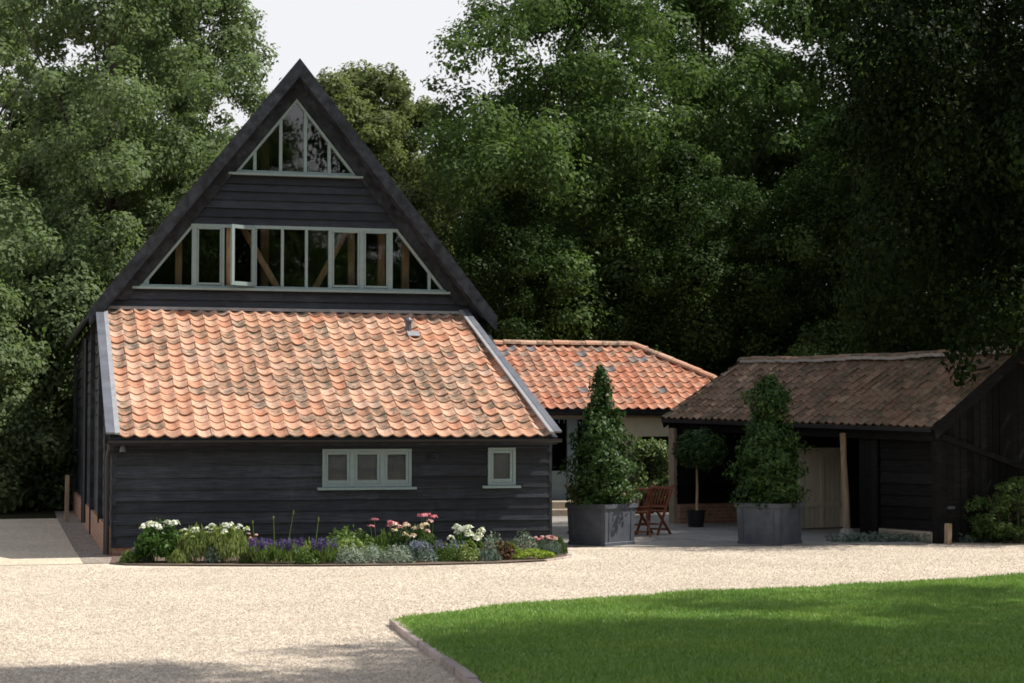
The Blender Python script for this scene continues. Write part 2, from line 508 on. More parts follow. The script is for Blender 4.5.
# loose stones standing proud of the gravel
rng = np.random.default_rng(15)
n = 300000
sy = 11.5 + 18.5 * rng.uniform(0, 1, n) ** 1.15
sx = sy * rng.uniform(-.22, .64, n)
okk = (sy < 28.55) | ((sx > 8.4) & (sy < 30.4))
okk &= ~((sx > 1.3) & (sx < 8.7) & (sy > 27.0 + .06 * (sx - 5) ** 2))
sx, sy = sx[okk], sy[okk]; n = len(sx)
oct_ = np.array([[1, 0, 0], [0, 1, 0], [-1, 0, 0], [0, -1, 0], [0, 0, 1], [0, 0, -.6]])
tri = np.array([[0, 1, 4], [1, 2, 4], [2, 3, 4], [3, 0, 4], [1, 0, 5], [2, 1, 5], [3, 2, 5], [0, 3, 5]])
sc_ = rng.uniform(.0035, .008, (n, 1)) * np.stack((rng.uniform(.8, 1.5, n), rng.uniform(.8, 1.5, n), rng.uniform(.55, .9, n)), 1)
th = rng.uniform(0, 6.283, n); c_, s_ = np.cos(th), np.sin(th)
O6 = oct_[None] * sc_[:, None] * (1 + rng.uniform(-.25, .25, (n, 6, 1)))
V6 = np.stack((O6[..., 0] * c_[:, None] - O6[..., 1] * s_[:, None] + sx[:, None], O6[..., 0] * s_[:, None] + O6[..., 1] * c_[:, None] + sy[:, None], O6[..., 2] + .009), 2)
me = bpy.data.meshes.new('gravel_stones')
me.vertices.add(n * 6); me.vertices.foreach_set('co', V6.astype(np.float32).ravel())
idx = (tri[None] + (np.arange(n) * 6)[:, None, None]).astype(np.int32).ravel()
me.loops.add(len(idx)); me.loops.foreach_set('vertex_index', idx)
me.polygons.add(n * 8); me.polygons.foreach_set('loop_start', np.arange(0, n * 24, 3, dtype=np.int32))
me.update(calc_edges=True); me.materials.append(M['stones'])
tag(link_mesh(me, 'gravel_stones'), 'loose pale gravel stones strewn over the forecourt', 'gravel', kind='stuff')

# lawn with a brick kerb
LAWN = [(3.707, 18.968), (4.263, 19.495), (4.771, 19.974), (5.691, 20.501), (6.706, 20.837), (7.875, 21.268), (8.814, 21.478), (9.724, 21.708), (11.304, 22.13), (12.856, 22.561), (15.328, 23.184), (24, 25), (24, -6), (2.3, -6), (3.1, 9), (3.5, 14.4)]
mb = MB(); mb.prism([(x, y, .0) for x, y in LAWN], (0, 0, .055))
tag(mb.build('lawn', 'turf'), kind='structure')
def inside(px, py, poly):
    c = np.zeros(len(px), bool); j = len(poly) - 1
    for i in range(len(poly)):
        xi, yi = poly[i]; xj, yj = poly[j]
        c ^= ((yi > py) != (yj > py)) & (px < (xj - xi) * (py - yi) / (yj - yi + 1e-12) + xi)
        j = i
    return c
rng = np.random.default_rng(5)
n = 420000
gx = rng.uniform(3.2, 16, n); gy = rng.uniform(12.5, 24.8, n)
edge = .05 * np.sin(gx * 5.1) + .03 * np.sin(gx * 13)
ok = inside(gx, gy - .04 - edge, LAWN) & (gx < gy * .66)
gx, gy = gx[ok], gy[ok]; n = len(gx)
th = rng.uniform(0, 2 * np.pi, n)
hgt = rng.uniform(.025, .055, n) * (1 + .35 * np.sin(gx * 1.7 + gy * .8) * np.sin(gy * 2.3))
wd = rng.uniform(.006, .011, n)
lean = rng.normal(0, .022, (n, 2))
z0 = np.full(n, .052)
T = np.stack((np.cos(th) * wd, np.sin(th) * wd), 1)
P0 = np.stack((gx - T[:, 0], gy - T[:, 1], z0), 1); P1 = np.stack((gx + T[:, 0], gy + T[:, 1], z0), 1)
P2 = np.stack((gx + lean[:, 0], gy + lean[:, 1], z0 + hgt), 1)
tag(link_mesh(np_mesh('grass', np.stack((P0, P1, P2), 1).reshape(-1, 3), 3, 'grass'), 'grass'), 'short mown green grass covering the lawn', 'grass', kind='stuff')

mb = MB()
kp = [Vector((3.74, 19.08, 0)), Vector((3.46, 14.4, 0)), Vector((3.0, 9, 0)), Vector((2.24, -5, 0))]
for a, b_ in zip(kp, kp[1:]):
    L = (b_ - a).length; d = (b_ - a) / L; nrm = Vector((-d.y, d.x, 0)); k = int(L / .62)
    for i in range(k):
        c = a + d * (i + .5) * (L / k) + nrm * rnd.uniform(-.008, .008)
        ang = rnd.uniform(-.03, .03); dd = (d + nrm * ang).normalized()
        h = .066 + rnd.uniform(-.005, .008)
        mb.obox((c.x, c.y, h / 2), (L / k - .012, .085, h), dd, (-dd.y, dd.x, 0), (0, 0, 1))
tag(mb.build('kerb', 'kerb_brick', bevel=.006), kind='structure')
mb = MB()
be = bed[7:11]
for (ax, ay), (bx, by) in zip(be, be[1:]):
    d = Vector((bx - ax, by - ay, 0)); L = d.length; d /= L; k = max(1, int(L / .23))
    for i in range(k):
        c = Vector((ax, ay, 0)) + d * (i + .5) * L / k
        h = .03 + rnd.uniform(-.008, .008)
        mb.obox((c.x, c.y, h / 2), (L / k - .012, .07, h), d + Vector((rnd.uniform(-.04, .04), rnd.uniform(-.04, .04), 0)), (-d.y, d.x, 0), (0, 0, 1))
tag(mb.build('bed_edging', 'kerb_brick'), kind='structure')

# ------------------------------------------------------------ roofs and boards
def pantiles(mb, O, U, T, width, length, tw, row, amp=.032, seed=1, sag=None, clip=None):
    """S-shaped clay tiles laid over the plane O + U*s + T*t"""
    r = random.Random(seed)
    O, U, T = Vector(O), Vector(U).normalized(), Vector(T).normalized()
    Nn = U.cross(T).normalized()
    if Nn.z < 0: Nn = -Nn
    nc = round(width / tw); tw = width / nc
    nr = math.ceil(length / row)
    K = 10
    for j in range(nr):
        for i in range(nc):
            t0 = j * row; t1 = min(t0 + row * 1.18, length + .02)
            if t1 - t0 < .03: continue
            dz = r.uniform(-.006, .008); tl = r.uniform(-.012, .012); sk = r.uniform(-.006, .006)
            if clip and not clip((i + .5) * tw, t0 + row * .5): continue
            vs = []
            for tt, lift in ((t0 + r.uniform(-.014, .014), .031), (t1, .006)):
                for q in range(K + 1):
                    a = q / K
                    b2 = a ** .88
                    h = amp * (.95 * math.cos(2 * math.pi * b2) + .1 * math.cos(4 * math.pi * b2)) + dz + tl * (a - .5)
                    s_ = (i + a * 1.06 - .03) * tw + sk
                    p = O + U * s_ + T * tt + Nn * (lift + h)
                    if sag: p.z += sag(s_, tt)
                    vs.append(p)
            for q in range(K + 1):
                vs.append(vs[q] - Nn * .022)
            fs = [(q, q + 1, K + 2 + q, K + 1 + q) for q in range(K)]
            fs += [(2 * K + 2 + q, 2 * K + 3 + q, q + 1, q) for q in range(K)]
            mb.add(vs, fs)

def boards(mb, fx, z0, z1, step, Lf, Rf, holes=(), out=.032, seed=1, jit=.015, joint=3.2):
    """lapped boards on a wall. fx(x, z, o) -> world; Lf(z), Rf(z) give the ends; holes: (za, zb, Lf, Rf)"""
    r = random.Random(seed)
    zs = [z0]
    while zs[-1] < z1 - step * .5:
        zs.append(zs[-1] + step + r.uniform(-jit, jit))
    zs[-1] = z1
    for a, b_ in zip(zs, zs[1:]):
        cuts = sorted({a, b_, *[q for h in holes for q in (h[0], h[1]) if a < q < b_]})
        for ca, cb in zip(cuts, cuts[1:]):
            mid = (ca + cb) / 2
            iv = [(Lf(ca), Rf(ca), Lf(cb), Rf(cb))]
            for (ha, hb, hl, hr) in holes:
                if ha < mid < hb:
                    l0, r0, l1, r1 = iv.pop()
                    iv += [(l0, hl(ca), l1, hl(cb)), (hr(ca), r0, hr(cb), r1)]
            o0 = out + (.004 - out) * (ca - a) / (b_ - a); o1 = out + (.004 - out) * (cb - a) / (b_ - a)
            for (l0, r0, l1, r1) in iv:
                if r0 - l0 < .02 and r1 - l1 < .02: continue
                L = max(r0 - l0, r1 - l1)
                k = max(1, round(L / joint)); fr_ = [0] + sorted(r.uniform(.12, .88) for _ in range(k - 1)) + [1]
                for f0, f1 in zip(fr_, fr_[1:]):
                    e = .002 if k > 1 else 0; w = r.uniform(-.003, .003)
                    p = [(l0 + (r0 - l0) * f0 + e, ca, o0 + w), (l0 + (r0 - l0) * f1 - e, ca, o0 + w), (l1 + (r1 - l1) * f1 - e, cb, o1), (l1 + (r1 - l1) * f0 + e, cb, o1)]
                    vs = [fx(*q) for q in p] + [fx(p[0][0], ca, -.01), fx(p[1][0], ca, -.01)]
                    mb.add(vs, ((0, 1, 2, 3), (4, 5, 1, 0)))

# ------------------------------------------------------------ the barn
GX, GY, FY = 4.93, 34.42, 30.22            # gable centre, gable wall plane, low front wall plane
SL = 1.252
def roofz(x): return 8.65 - SL * abs(x - GX)
barn = thing('barn', (5, 34, 0), 'tall black weatherboarded barn with steep glazed gable and low pink pantiled front roof', 'barn')

uh = (6.62, 8.02, lambda z: GX - (8.02 - z) / SL, lambda z: GX + (8.02 - z) / SL)
sh = (4.52, 5.67, lambda z: GX - (8.02 - z) / SL, lambda z: GX + (8.02 - z) / SL)
mb = MB()
boards(mb, lambda x, z, o: (x, GY - o, z), 4.0, 8.3, .153, lambda z: max(1.48, GX - (8.4 - z) / SL), lambda z: min(8.42, GX + (8.4 - z) / SL), (uh, sh), seed=3, out=.04)
mb.build('gable_wall', 'black_board', barn)
w3 = (1.05, 1.665, lambda z: 4.765, lambda z: 6.215)
w1 = (1.06, 1.685, lambda z: 7.49, lambda z: 7.955)
mb = MB()
boards(mb, lambda x, z, o: (x, FY - o, z), .14, 1.86, .188, lambda z: 1.50, lambda z: 8.528, (w3, w1), seed=4, out=.036)
mb.build('front_wall', 'black_board', barn)
mb = MB()
mb.box((1.47, FY - .025, .14), (1.545, FY + .05, 1.86)); mb.build('corner_board', 'black_wood', barn)
mb = MB(); mb.box((8.53, FY - .03, .12), (8.58, FY + .05, 1.86))
mb.build('corner_board', 'black_wood', barn)
mb = MB()
boards(mb, lambda y, z, o: (1.49 - o, y, z), .45, 4.0, .22, lambda z: max(FY + .05, 29.98 + (z - 1.80) * 1.989), lambda z: 47.9, (), seed=5)
mb.build('side_wall', 'black_board', barn)
mb = MB()
mb.prism([(8.40, FY + .05, 0), (8.40, 47.9, 0), (8.40, 47.9, 4.0), (8.40, GY + .02, 4.0), (8.40, GY - .02, 3.9), (8.40, FY + .05, 1.78)], (.10, 0, 0))
mb.build('side_wall', 'black_wood', barn)
mb = MB(); mb.xz([(1.5, 0), (8.4, 0), (8.4, 4.1), (GX, 8.5), (1.5, 4.1)], 47.9, 48.0)
mb.build('back_wall', 'black_wood', barn)
mb = MB()
mb.box((1.50, FY - .02, 0), (8.53, FY + .1, .15)); mb.box((1.40, FY + .3, 0), (1.52, 47.9, .47))
mb.build('plinth', 'brick', barn)
mb = MB()                                                # upper floor and lining
mb.box((1.52, GY + .1, 4.0), (8.38, 47.8, 4.12))
mb.build('upper_floor', 'dark_inside', barn)
mb = MB()
for sgn in (-1, 1):
    a = [(GX, 8.65), (GX + sgn * 3.69, 4.03), (GX + sgn * 3.69, 3.93), (GX, 8.53)]
    mb.xz(a, 34.09, 48.3)
mb.build('roof', 'slate_dark', barn)
for sgn in (-1, 1):
    mb = MB()
    e = GX + sgn * 3.70
    mb.xz([(GX, 8.70), (e, 4.06), (e - sgn * .02, 3.78), (e - sgn * .2, 3.97), (GX, 8.37)], 34.03, 34.085)
    o = mb.build('bargeboard', 'black_wood', barn)
    mb = MB()
    mb.xz([(GX, 8.52), (e - sgn * .12, 4.03), (e - sgn * .28, 4.03), (GX, 8.36)], 34.09, 34.41)
    mb.build('soffit', 'black_wood', barn)
    mb = MB()
    bz = 4.28
    hi, lo = 8.36, 8.045
    mb.xz([(GX, hi), (GX + sgn * (hi - bz) / SL, bz), (GX + sgn * (lo - bz) / SL, bz), (GX, lo)], 34.35, 34.40)
    mb.build('raking_board', 'black_wood', barn)

def sl(x, top=8.02): return top - SL * abs(x - GX)
# --- upper triangular window
win = MB(); Y0, Y1 = 34.385, 34.46
fw = .055
def slope_bar(mb, za, zb, sgn, top=8.02, w=.075):
    mb.xz([(GX + sgn * (top - za) / SL, za), (GX + sgn * (top - zb) / SL, zb), (GX + sgn * (top - w - zb) / SL if top - w > zb else GX, min(zb, top - w)), (GX + sgn * (top - w - za) / SL, za)], Y0 + .004, Y1)
for s_ in (-1, 1):
    slope_bar(win, 6.625, 8.02, s_)
for xm in (4.17, 4.64, 5.09, 5.53):
    zt = sl(xm) - .06
    win.xz([(xm - fw / 2, 6.63), (xm + fw / 2, 6.63), (xm + fw / 2, sl(xm + fw / 2) - .05), (xm - fw / 2, sl(xm - fw / 2) - .05)], Y0, Y1 + .006)
win.box((3.86, Y0 - .006, 6.625), (6.0, Y1 + .003, 6.675))
up = win.build('gable_window', 'paint', barn)
mb = MB(); mb.box((3.69, 34.31, 6.585), (6.15, 34.45, 6.622)); mb.build('sill', 'paint', up)
mb = MB(); mb.add([(3.82, 34.43, 6.63), (6.04, 34.43, 6.63), (GX, 34.43, 8.0)], ((0, 1, 2),)); mb.build('pane', 'glass', up)

# --- strip window
win = MB()
for s_ in (-1, 1): slope_bar(win, 4.525, 5.66, s_)
def mul(xc, w, y0=Y0):
    za, zb = 4.53, 5.62
    a, b_ = xc - w / 2, xc + w / 2
    win.xz([(a, za), (b_, za), (b_, min(zb, sl(b_) - .04)), (a, min(zb, sl(a) - .04))], y0 - .002, Y1 + .006)
for xc, w in ((2.27, .05), (3.095, .09), (3.605, .05), (4.185, .06), (4.68, .05), (5.12, .05), (5.56, .07), (6.14, .085), (6.675, .085), (7.41, .05)):
    mul(xc, w)
win.box((3.03, Y0 - .008, 5.615), (6.82, Y1 + .003, 5.672))
win.box((2.12, Y0 - .008, 4.525), (7.74, Y1 + .003, 4.565))
for a, b_ in ((3.145, 3.575), (5.60, 6.092), (6.188, 6.628)):     # closed sashes
    win.box((a, Y0 - .014, 4.576), (b_, Y0 + .03, 4.612)); win.box((a, Y0 - .014, 5.582), (b_, Y0 + .03, 5.614))
    win.box((a, Y0 - .012, 4.62), (a + .026, Y0 + .03, 5.575)); win.box((b_ - .026, Y0 - .012, 4.62), (b_, Y0 + .03, 5.575))
stp = win.build('strip_window', 'paint', barn)
mb = MB(); mb.box((2.0, 34.30, 4.48), (7.79, 34.45, 4.522)); mb.build('sill', 'paint', stp)
mb = MB()
mb.add([(2.16, 34.43, 4.55), (3.62, 34.43, 4.55), (3.62, 34.43, 5.64), (3.05, 34.43, 5.64)], ((0, 1, 2, 3),))
mb.add([(4.18, 34.43, 4.55), (7.70, 34.43, 4.55), (6.81, 34.43, 5.64), (4.18, 34.43, 5.64)], ((0, 1, 2, 3),))
mb.build('pane', 'glass', stp)
ang = R(33); hx, hy = 4.165, Y0 - .01
ax = Vector((-math.cos(ang), -math.sin(ang), 0)); ay = Vector((-ax.y, ax.x, 0)); Wc = .53
mb = MB()
def cbox(u0, u1, za, zb):
    c = Vector((hx, hy, 0)) + ax * (u0 + u1) / 2; mb.obox((c.x, c.y, (za + zb) / 2), (u1 - u0, .045, zb - za), ax, ay, (0, 0, 1))
cbox(0, .06, 4.56, 5.65); cbox(Wc - .06, Wc, 4.56, 5.65); cbox(.061, Wc - .061, 4.56, 4.63); cbox(.061, Wc - .061, 5.585, 5.65)
mb.build('casement', 'paint', stp)
mb = MB(); p0 = Vector((hx, hy, 0)) + ax * .05; p1 = Vector((hx, hy, 0)) + ax * (Wc - .05)
mb.quad((p1.x, p1.y, 4.6), (p0.x, p0.y, 4.6), (p0.x, p0.y, 5.6), (p1.x, p1.y, 5.6)); mb.build('pane', 'glass', stp)
# --- timbers seen behind the glass
for p, q, w in (((2.87, 35.1, 4.1), (2.87, 35.1, 6.0), .12), ((3.745, 34.62, 4.1), (3.745, 34.62, 7.2), .13), ((6.08, 35.2, 4.1), (6.08, 35.2, 7.0), .12), ((6.63, 35.1, 4.1), (6.63, 35.1, 6.4), .13), ((7.09, 35.1, 4.1), (7.09, 35.1, 5.8), .14),
                ((4.62, 36.5, 4.1), (4.62, 36.5, 8.0), .15)):
    q = (q[0], q[1], min(q[2], roofz(q[0]) - .16 - SL * w * .5 - .04))
    mb = MB(); mb.beam(p, q, w, w, (0, 1, 0)); mb.build('timber_post', 'timber', barn)
for p, q in (((3.92, 34.98, 5.86), (4.76, 34.98, 4.42)), ((6.02, 35.0, 5.80), (5.28, 35.0, 4.42))):
    mb = MB(); mb.beam(p, q, .11, .1, (0, 1, 0)); mb.build('timber_brace', 'timber', barn)
mb = MB(); mb.box((3.3, 35.0, 6.2), (6.56, 35.15, 6.36)); mb.build('tie_beam', 'timber', barn)

# --- low front roof
EY, EZ, TY, TZ = 29.92, 1.86, GY - .045, 4.10
Tv = Vector((0, TY - EY, TZ - EZ)); TL = Tv.length
mb = MB()
pantiles(mb, (1.56, EY, EZ), (1, 0, 0), Tv, 6.93, TL, .243, .252, amp=.025, seed=11, clip=lambda s_, t_: s_ < 7.02 - .5 * t_ / TL)
cat = mb.build('catslide_roof', 'pantile_old', barn)
mb = MB()
tn = Tv.normalized(); nn = Vector((1, 0, 0)).cross(tn)
mb.prism([(1.42, EY + .06, EZ - .01), (8.62, EY + .06, EZ - .01), (8.12, TY, TZ - .03), (1.42, TY, TZ - .03)], -nn * .05)
mb.build('roof_deck', 'black_wood', cat)
def flash(xa0, xa1, xb0, xb1, z, mat):
    mb = MB()
    q = lambda x, t_: Vector((x, EY, EZ)) + tn * t_ + nn * z
    mb.prism([q(xa0, -.03), q(xa1, -.03), q(xb1, TL), q(xb0, TL)], nn * .03)
    return mb.build('lead_flashing', mat, cat)
flash(1.36, 1.49, 1.36, 1.49, .065, 'lead'); flash(1.494, 1.575, 1.494, 1.565, .062, 'lead_pale')
# the right-hand verge splays outwards towards the eave
flash(8.52, 8.65, 8.03, 8.13, .085, 'lead'); flash(8.45, 8.516, 7.965, 8.026, .078, 'lead_pale')
mb = MB(); mb.box((1.40, GY - .09, TZ + .01), (8.10, GY - .045, TZ + .065)); mb.build('top_flashing', 'lead_pale', cat)
pv = Vector((6.86, 33.62, 3.70))
mb = MB(); mb.tube([pv, pv + Vector((0, 0, .24))], .058, 12); mb.lathe([(0, .30), (.05, .29), (.082, .25), (.082, .215), (.06, .215)], pv, 12)
vp = mb.build('vent_pipe', 'lead', cat, smooth=False)
mb = MB(); c = pv + tn * -.16 + nn * .075; mb.obox(c + Vector((.06, 0, 0)), (.22, .2, .012), (1, 0, 0), tn, nn); mb.build('lead_slate', 'lead_pale', cat)
mb = MB(); mb.box((1.45, FY - .27, EZ - .13), (8.60, FY - .25, EZ - .005)); mb.box((1.45, FY - .25, EZ - .09), (8.60, FY - .03, EZ - .07))
mb.build('fascia', 'black_wood', barn)
mb = MB()
gpz = EZ - .055
prof = [(-.055, .0), (-.05, -.035), (-.02, -.06), (.02, -.06), (.05, -.035), (.055, 0)]
for a, b_ in zip(prof, prof[1:]):
    mb.quad((1.40, EY - .0 + a[0], gpz + a[1]), (8.66, EY + a[0], gpz + a[1] + .02), (8.66, EY + b_[0], gpz + b_[1] + .02), (1.40, EY + b_[0], gpz + b_[1]))
mb.build('gutter', 'black_metal', barn)
mb = MB(); mb.tube([(1.42, EY, gpz - .05), (1.42, EY + .02, gpz - .12), (1.40, FY - .13, gpz - .28), (1.40, FY - .12, .05)], .036, 10)
mb.build('downpipe', 'black_metal', barn)
for y, zb, h in ((30.7, .0, 2.0), (33.0, .4, 3.2), (36.6, .0, 3.9), (41, 0, 3.9), (47.4, 0, 3.9)):
    mb = MB(); mb.box((1.375, y - .07, zb), (1.455, y + .07, h)); mb.build('wall_post', 'black_wood', barn)
mb = MB()
for a, b_ in zip(prof, prof[1:]):
    mb.quad((1.21 + a[0], 34.1, 3.96 + a[1]), (1.21 + a[0], 48.2, 3.96 + a[1]), (1.21 + b_[0], 48.2, 3.96 + b_[1]), (1.21 + b_[0], 34.1, 3.96 + b_[1]))
mb.build('gutter', 'black_metal', barn)
mb = MB(); mb.tube([(1.38, 39.2, 3.8), (1.38, 39.2, .1)], .04, 8); mb.build('downpipe', 'black_metal', barn)

def casement_window(xs, z0, z1, name, sillx, lights):
    mb = MB(); x0, x1 = xs; y0, y1 = FY - .055, FY + .03; f = .045
    mb.box((x0, y0, z0), (x0 + f, y1, z1)); mb.box((x1 - f, y0, z0), (x1, y1, z1))
    mb.box((x0 + f, y0 + .002, z1 - f), (x1 - f, y1, z1 - .001)); mb.box((x0 + f, y0 + .002, z0 + .001), (x1 - f, y1, z0 + f))
    for a, b_ in zip(lights, lights[1:]):
        mb.box((a[1], y0 + .003, z0 + f), (b_[0], y1, z1 - f))
    o = mb.build(name, 'paint', barn)
    for a, b_ in lights:
        mb = MB(); s = .042; ya, yb = y0 + .012, y1 - .01; za, zb = z0 + f + .003, z1 - f - .003; a += .004; b_ -= .004
        mb.box((a, ya, za), (a + s, yb, zb)); mb.box((b_ - s, ya, za), (b_, yb, zb))
        mb.box((a + s, ya + .001, zb - s), (b_ - s, yb, zb - .001)); mb.box((a + s, ya + .001, za + .001), (b_ - s, yb, za + s + .015))
        mb.build('sash', 'paint', o)
    mb = MB(); mb.quad((x0 + .03, FY - .01, z0 + .03), (x1 - .03, FY - .01, z0 + .03), (x1 - .03, FY - .01, z1 - .03), (x0 + .03, FY - .01, z1 - .03)); mb.build('pane', 'glass', o)
    mb = MB(); mb.box((x0 + .02, FY + .035, z0), (x1 - .02, FY + .04, z1)); mb.build('blind', 'blind', o)
    mb = MB(); mb.box((sillx[0], FY - .12, z0 - .045), (sillx[1], FY - .03, z0 - .004)); mb.build('sill', 'paint', o)
casement_window((4.765, 6.215), 1.055, 1.665, 'casement_window', (4.68, 6.29), [(4.81, 5.21), (5.285, 5.70), (5.775, 6.17)])
casement_window((7.49, 7.955), 1.065, 1.68, 'casement_window', (7.39, 8.03), [(7.535, 7.91)])
mb = MB()
mb.box((6.48, FY - .06, 1.47), (6.64, FY - .03, 1.58))
for k in range(3): mb.obox((6.56, FY - .068, 1.495 + k * .03), (.13, .03, .006), (1, 0, 0), (0, .8, .5), (0, -.5, .8))
mb.build('wall_vent', 'black_wood', barn)
mb = MB(); mb.lathe([(0, .0), (.03, .0), (.045, -.05), (.05, -.09), (.0, -.09)], (1.63, FY - .13, 1.72), 10); mb.box((1.615, FY - .13, 1.70), (1.645, FY - .03, 1.725))
mb.build('wall_lamp', 'lead', barn)

# ------------------------------------------------------------ the tiled annexe behind
AY = 42.7; AE = (42.35, 2.44); ARY, ARZ = 45.4, 4.06
ann = thing('annexe', (13, 44, 0), 'cream walled annexe under bright orange pantiled hipped roof behind the courtyard', 'annexe')
AXR, RX = 17.85, 15.02
T2 = Vector((0, ARY - AE[0], ARZ - AE[1])); L2 = T2.length
mb = MB()
pantiles(mb, (8.7, AE[0], AE[1]), (1, 0, 0), T2, AXR - 8.7, L2, .25, .28, amp=.029, seed=21, clip=lambda s_, t_: 8.7 + s_ < AXR - (AXR - RX) * t_ / L2 + .05)
ar = mb.build('roof', 'pantile_new', ann)
mb = MB()
mb.prism([(8.7, AE[0] + .03, AE[1] - .02), (AXR, AE[0] + .03, AE[1] - .02), (RX, ARY, ARZ - .02), (8.7, ARY, ARZ - .02)], (0, .02, -.06))
mb.prism([(AXR, AE[0] + .05, AE[1] - .02), (AXR, 48.4, AE[1] - .02), (RX, ARY + .02, ARZ - .02)], (-.02, 0, -.06))
mb.prism([(8.7, 48.4, AE[1] - .02), (AXR, 48.4, AE[1] - .02), (RX, ARY + .04, ARZ - .03), (8.7, ARY + .04, ARZ - .03)], (0, -.02, -.06))
mb.build('roof_deck', 'pantile_new', ar)
def ridge(p, q, n, r_, mat, parent, name='ridge_tiles', seed=1, sag=None):
    rr = random.Random(seed); mb = MB(); p = Vector(p); q = Vector(q); d = (q - p) / n; ax = d.normalized()
    side = Vector((0, 0, 1)).cross(ax).normalized(); upv = ax.cross(side)
    for i in range(n):
        a = p + d * i; b_ = p + d * (i + 1.04); h = rr.uniform(-.008, .008)
        vs = []
        for pt, e in ((a, .012), (b_, 0)):
            if sag: pt = pt + Vector((0, 0, sag((pt - p).length)))
            for k in range(7):
                th_ = math.pi * (k / 6) ; vs.append(pt + side * (r_ + e) * math.cos(th_) + upv * ((r_ + e) * math.sin(th_) * .85 + h - .03))
        vs2 = vs + [v - upv * .02 for v in vs[:7]]
        mb.add(vs2, [(k, k + 1, 8 + k, 7 + k) for k in range(6)] + [(14 + k, 15 + k, k + 1, k) for k in range(6)])
    return mb.build(name, mat, parent)
ridge((8.7, ARY, ARZ + .04), (RX, ARY, ARZ + .04), 15, .12, 'pantile_old', ar, seed=3)
ridge((AXR, AE[0], AE[1] + .05), (RX, ARY, ARZ + .04), 11, .12, 'pantile_old', ar, 'hip_tiles', seed=4)
mb = MB()
mb.box((13.0, AY, 0), (14.28, AY + .25, 2.36)); mb.box((14.28, AY, 1.80), (15.08, AY + .25, 2.36)); mb.box((15.08, AY, 0), (17.6, AY + .25, 2.36))
mb.box((17.4, AY + .25, 0), (17.6, 48.1, 2.36)); mb.box((9, 47.9, 0), (17.4, 48.1, 2.36))
mb.build('wall', 'render_wall', ann)
mb = MB(); mb.box((9.0, AY + .03, .0), (11.3, AY + .2, 2.36)); mb.build('side_panel', 'black_wood', ann)
mb = MB(); mb.box((9.0, AY - .04, 2.24), (17.6, AY - .005, 2.37)); mb.build('wall_plate', 'timber_post', ann)
mb = MB(); mb.box((8.7, AE[0] + .02, AE[1] - .15), (AXR, AE[0] + .05, AE[1] - .01)); mb.build('fascia', 'black_wood', ann)
mb = MB()
for a, b_ in zip(prof, prof[1:]):
    mb.quad((8.7, AE[0] - .02 + a[0], AE[1] - .06 + a[1]), (AXR, AE[0] - .02 + a[0], AE[1] - .06 + a[1]), (AXR, AE[0] - .02 + b_[0], AE[1] - .06 + b_[1]), (8.7, AE[0] - .02 + b_[0], AE[1] - .06 + b_[1]))
mb.build('gutter', 'black_metal', ann)
mb = MB()
for x0, x1 in ((11.3, 11.4), (12.52, 12.76), (12.9, 13.0)): mb.box((x0, AY + .02, .28), (x1, AY + .12, 2.2))
mb.box((11.3, AY + .018, 2.2), (13.0, AY + .12, 2.26)); mb.box((11.4, AY + .022, .28), (12.52, AY + .12, .36))
gd = mb.build('glazed_door', 'paint_blue', ann)
mb = MB(); mb.quad((11.4, AY + .08, .36), (13.0, AY + .08, .36), (13.0, AY + .08, 2.2), (11.4, AY + .08, 2.2)); mb.build('pane', 'glass', gd)
mb = MB(); mb.box((11.4, AY + .05, .36), (12.5, AY + .075, 1.0)); mb.build('lower_panel', 'paint_blue', gd)
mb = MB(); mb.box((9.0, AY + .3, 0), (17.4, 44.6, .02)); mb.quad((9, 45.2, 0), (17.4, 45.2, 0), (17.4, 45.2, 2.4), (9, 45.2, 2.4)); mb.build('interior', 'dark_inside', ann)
mb = MB(); mb.box((14.28, AY + .1, 0), (15.08, AY + .14, 1.8)); mb.build('door', 'dark_inside', ann)  # dark sheet standing in for the shade inside the open doorway
steps = thing('stone_steps', (11.9, 41.9, 0), 'pair of pale stone steps below the glazed door of the annexe', 'steps')
mb = MB(); mb.box((11.2, 41.3, .0), (12.8, 42.68, .16)); mb.build('lower_step', 'stone', steps, bevel=.01)
mb = MB(); mb.box((11.2, 41.75, .16), (12.8, 42.68, .32)); mb.build('upper_step', 'stone', steps, bevel=.01)

# ------------------------------------------------------------ the open cart shed
A0 = Vector((13.35, 37.6, 0)); UU = Vector((.2593, -.9658, 0)).normalized(); NN = Vector((-UU.y, UU.x, 0)); SLn = 7.87
def sp(u, n, z): return A0 + UU * u + NN * n + Vector((0, 0, z))
shed = thing('cart_shed', A0, 'low open fronted black cart shed with mossy brown pantiled roof', 'shed')
def eavez(u): return 2.20 - .185 * (u / SLn)
def ridgez(u): return 3.41 - .12 * (u / SLn)
RN = 1.92
def sag2(u): return -.04 * math.sin(math.pi * min(1, max(0, u / SLn))) + .009 * math.sin(u * 2.1)
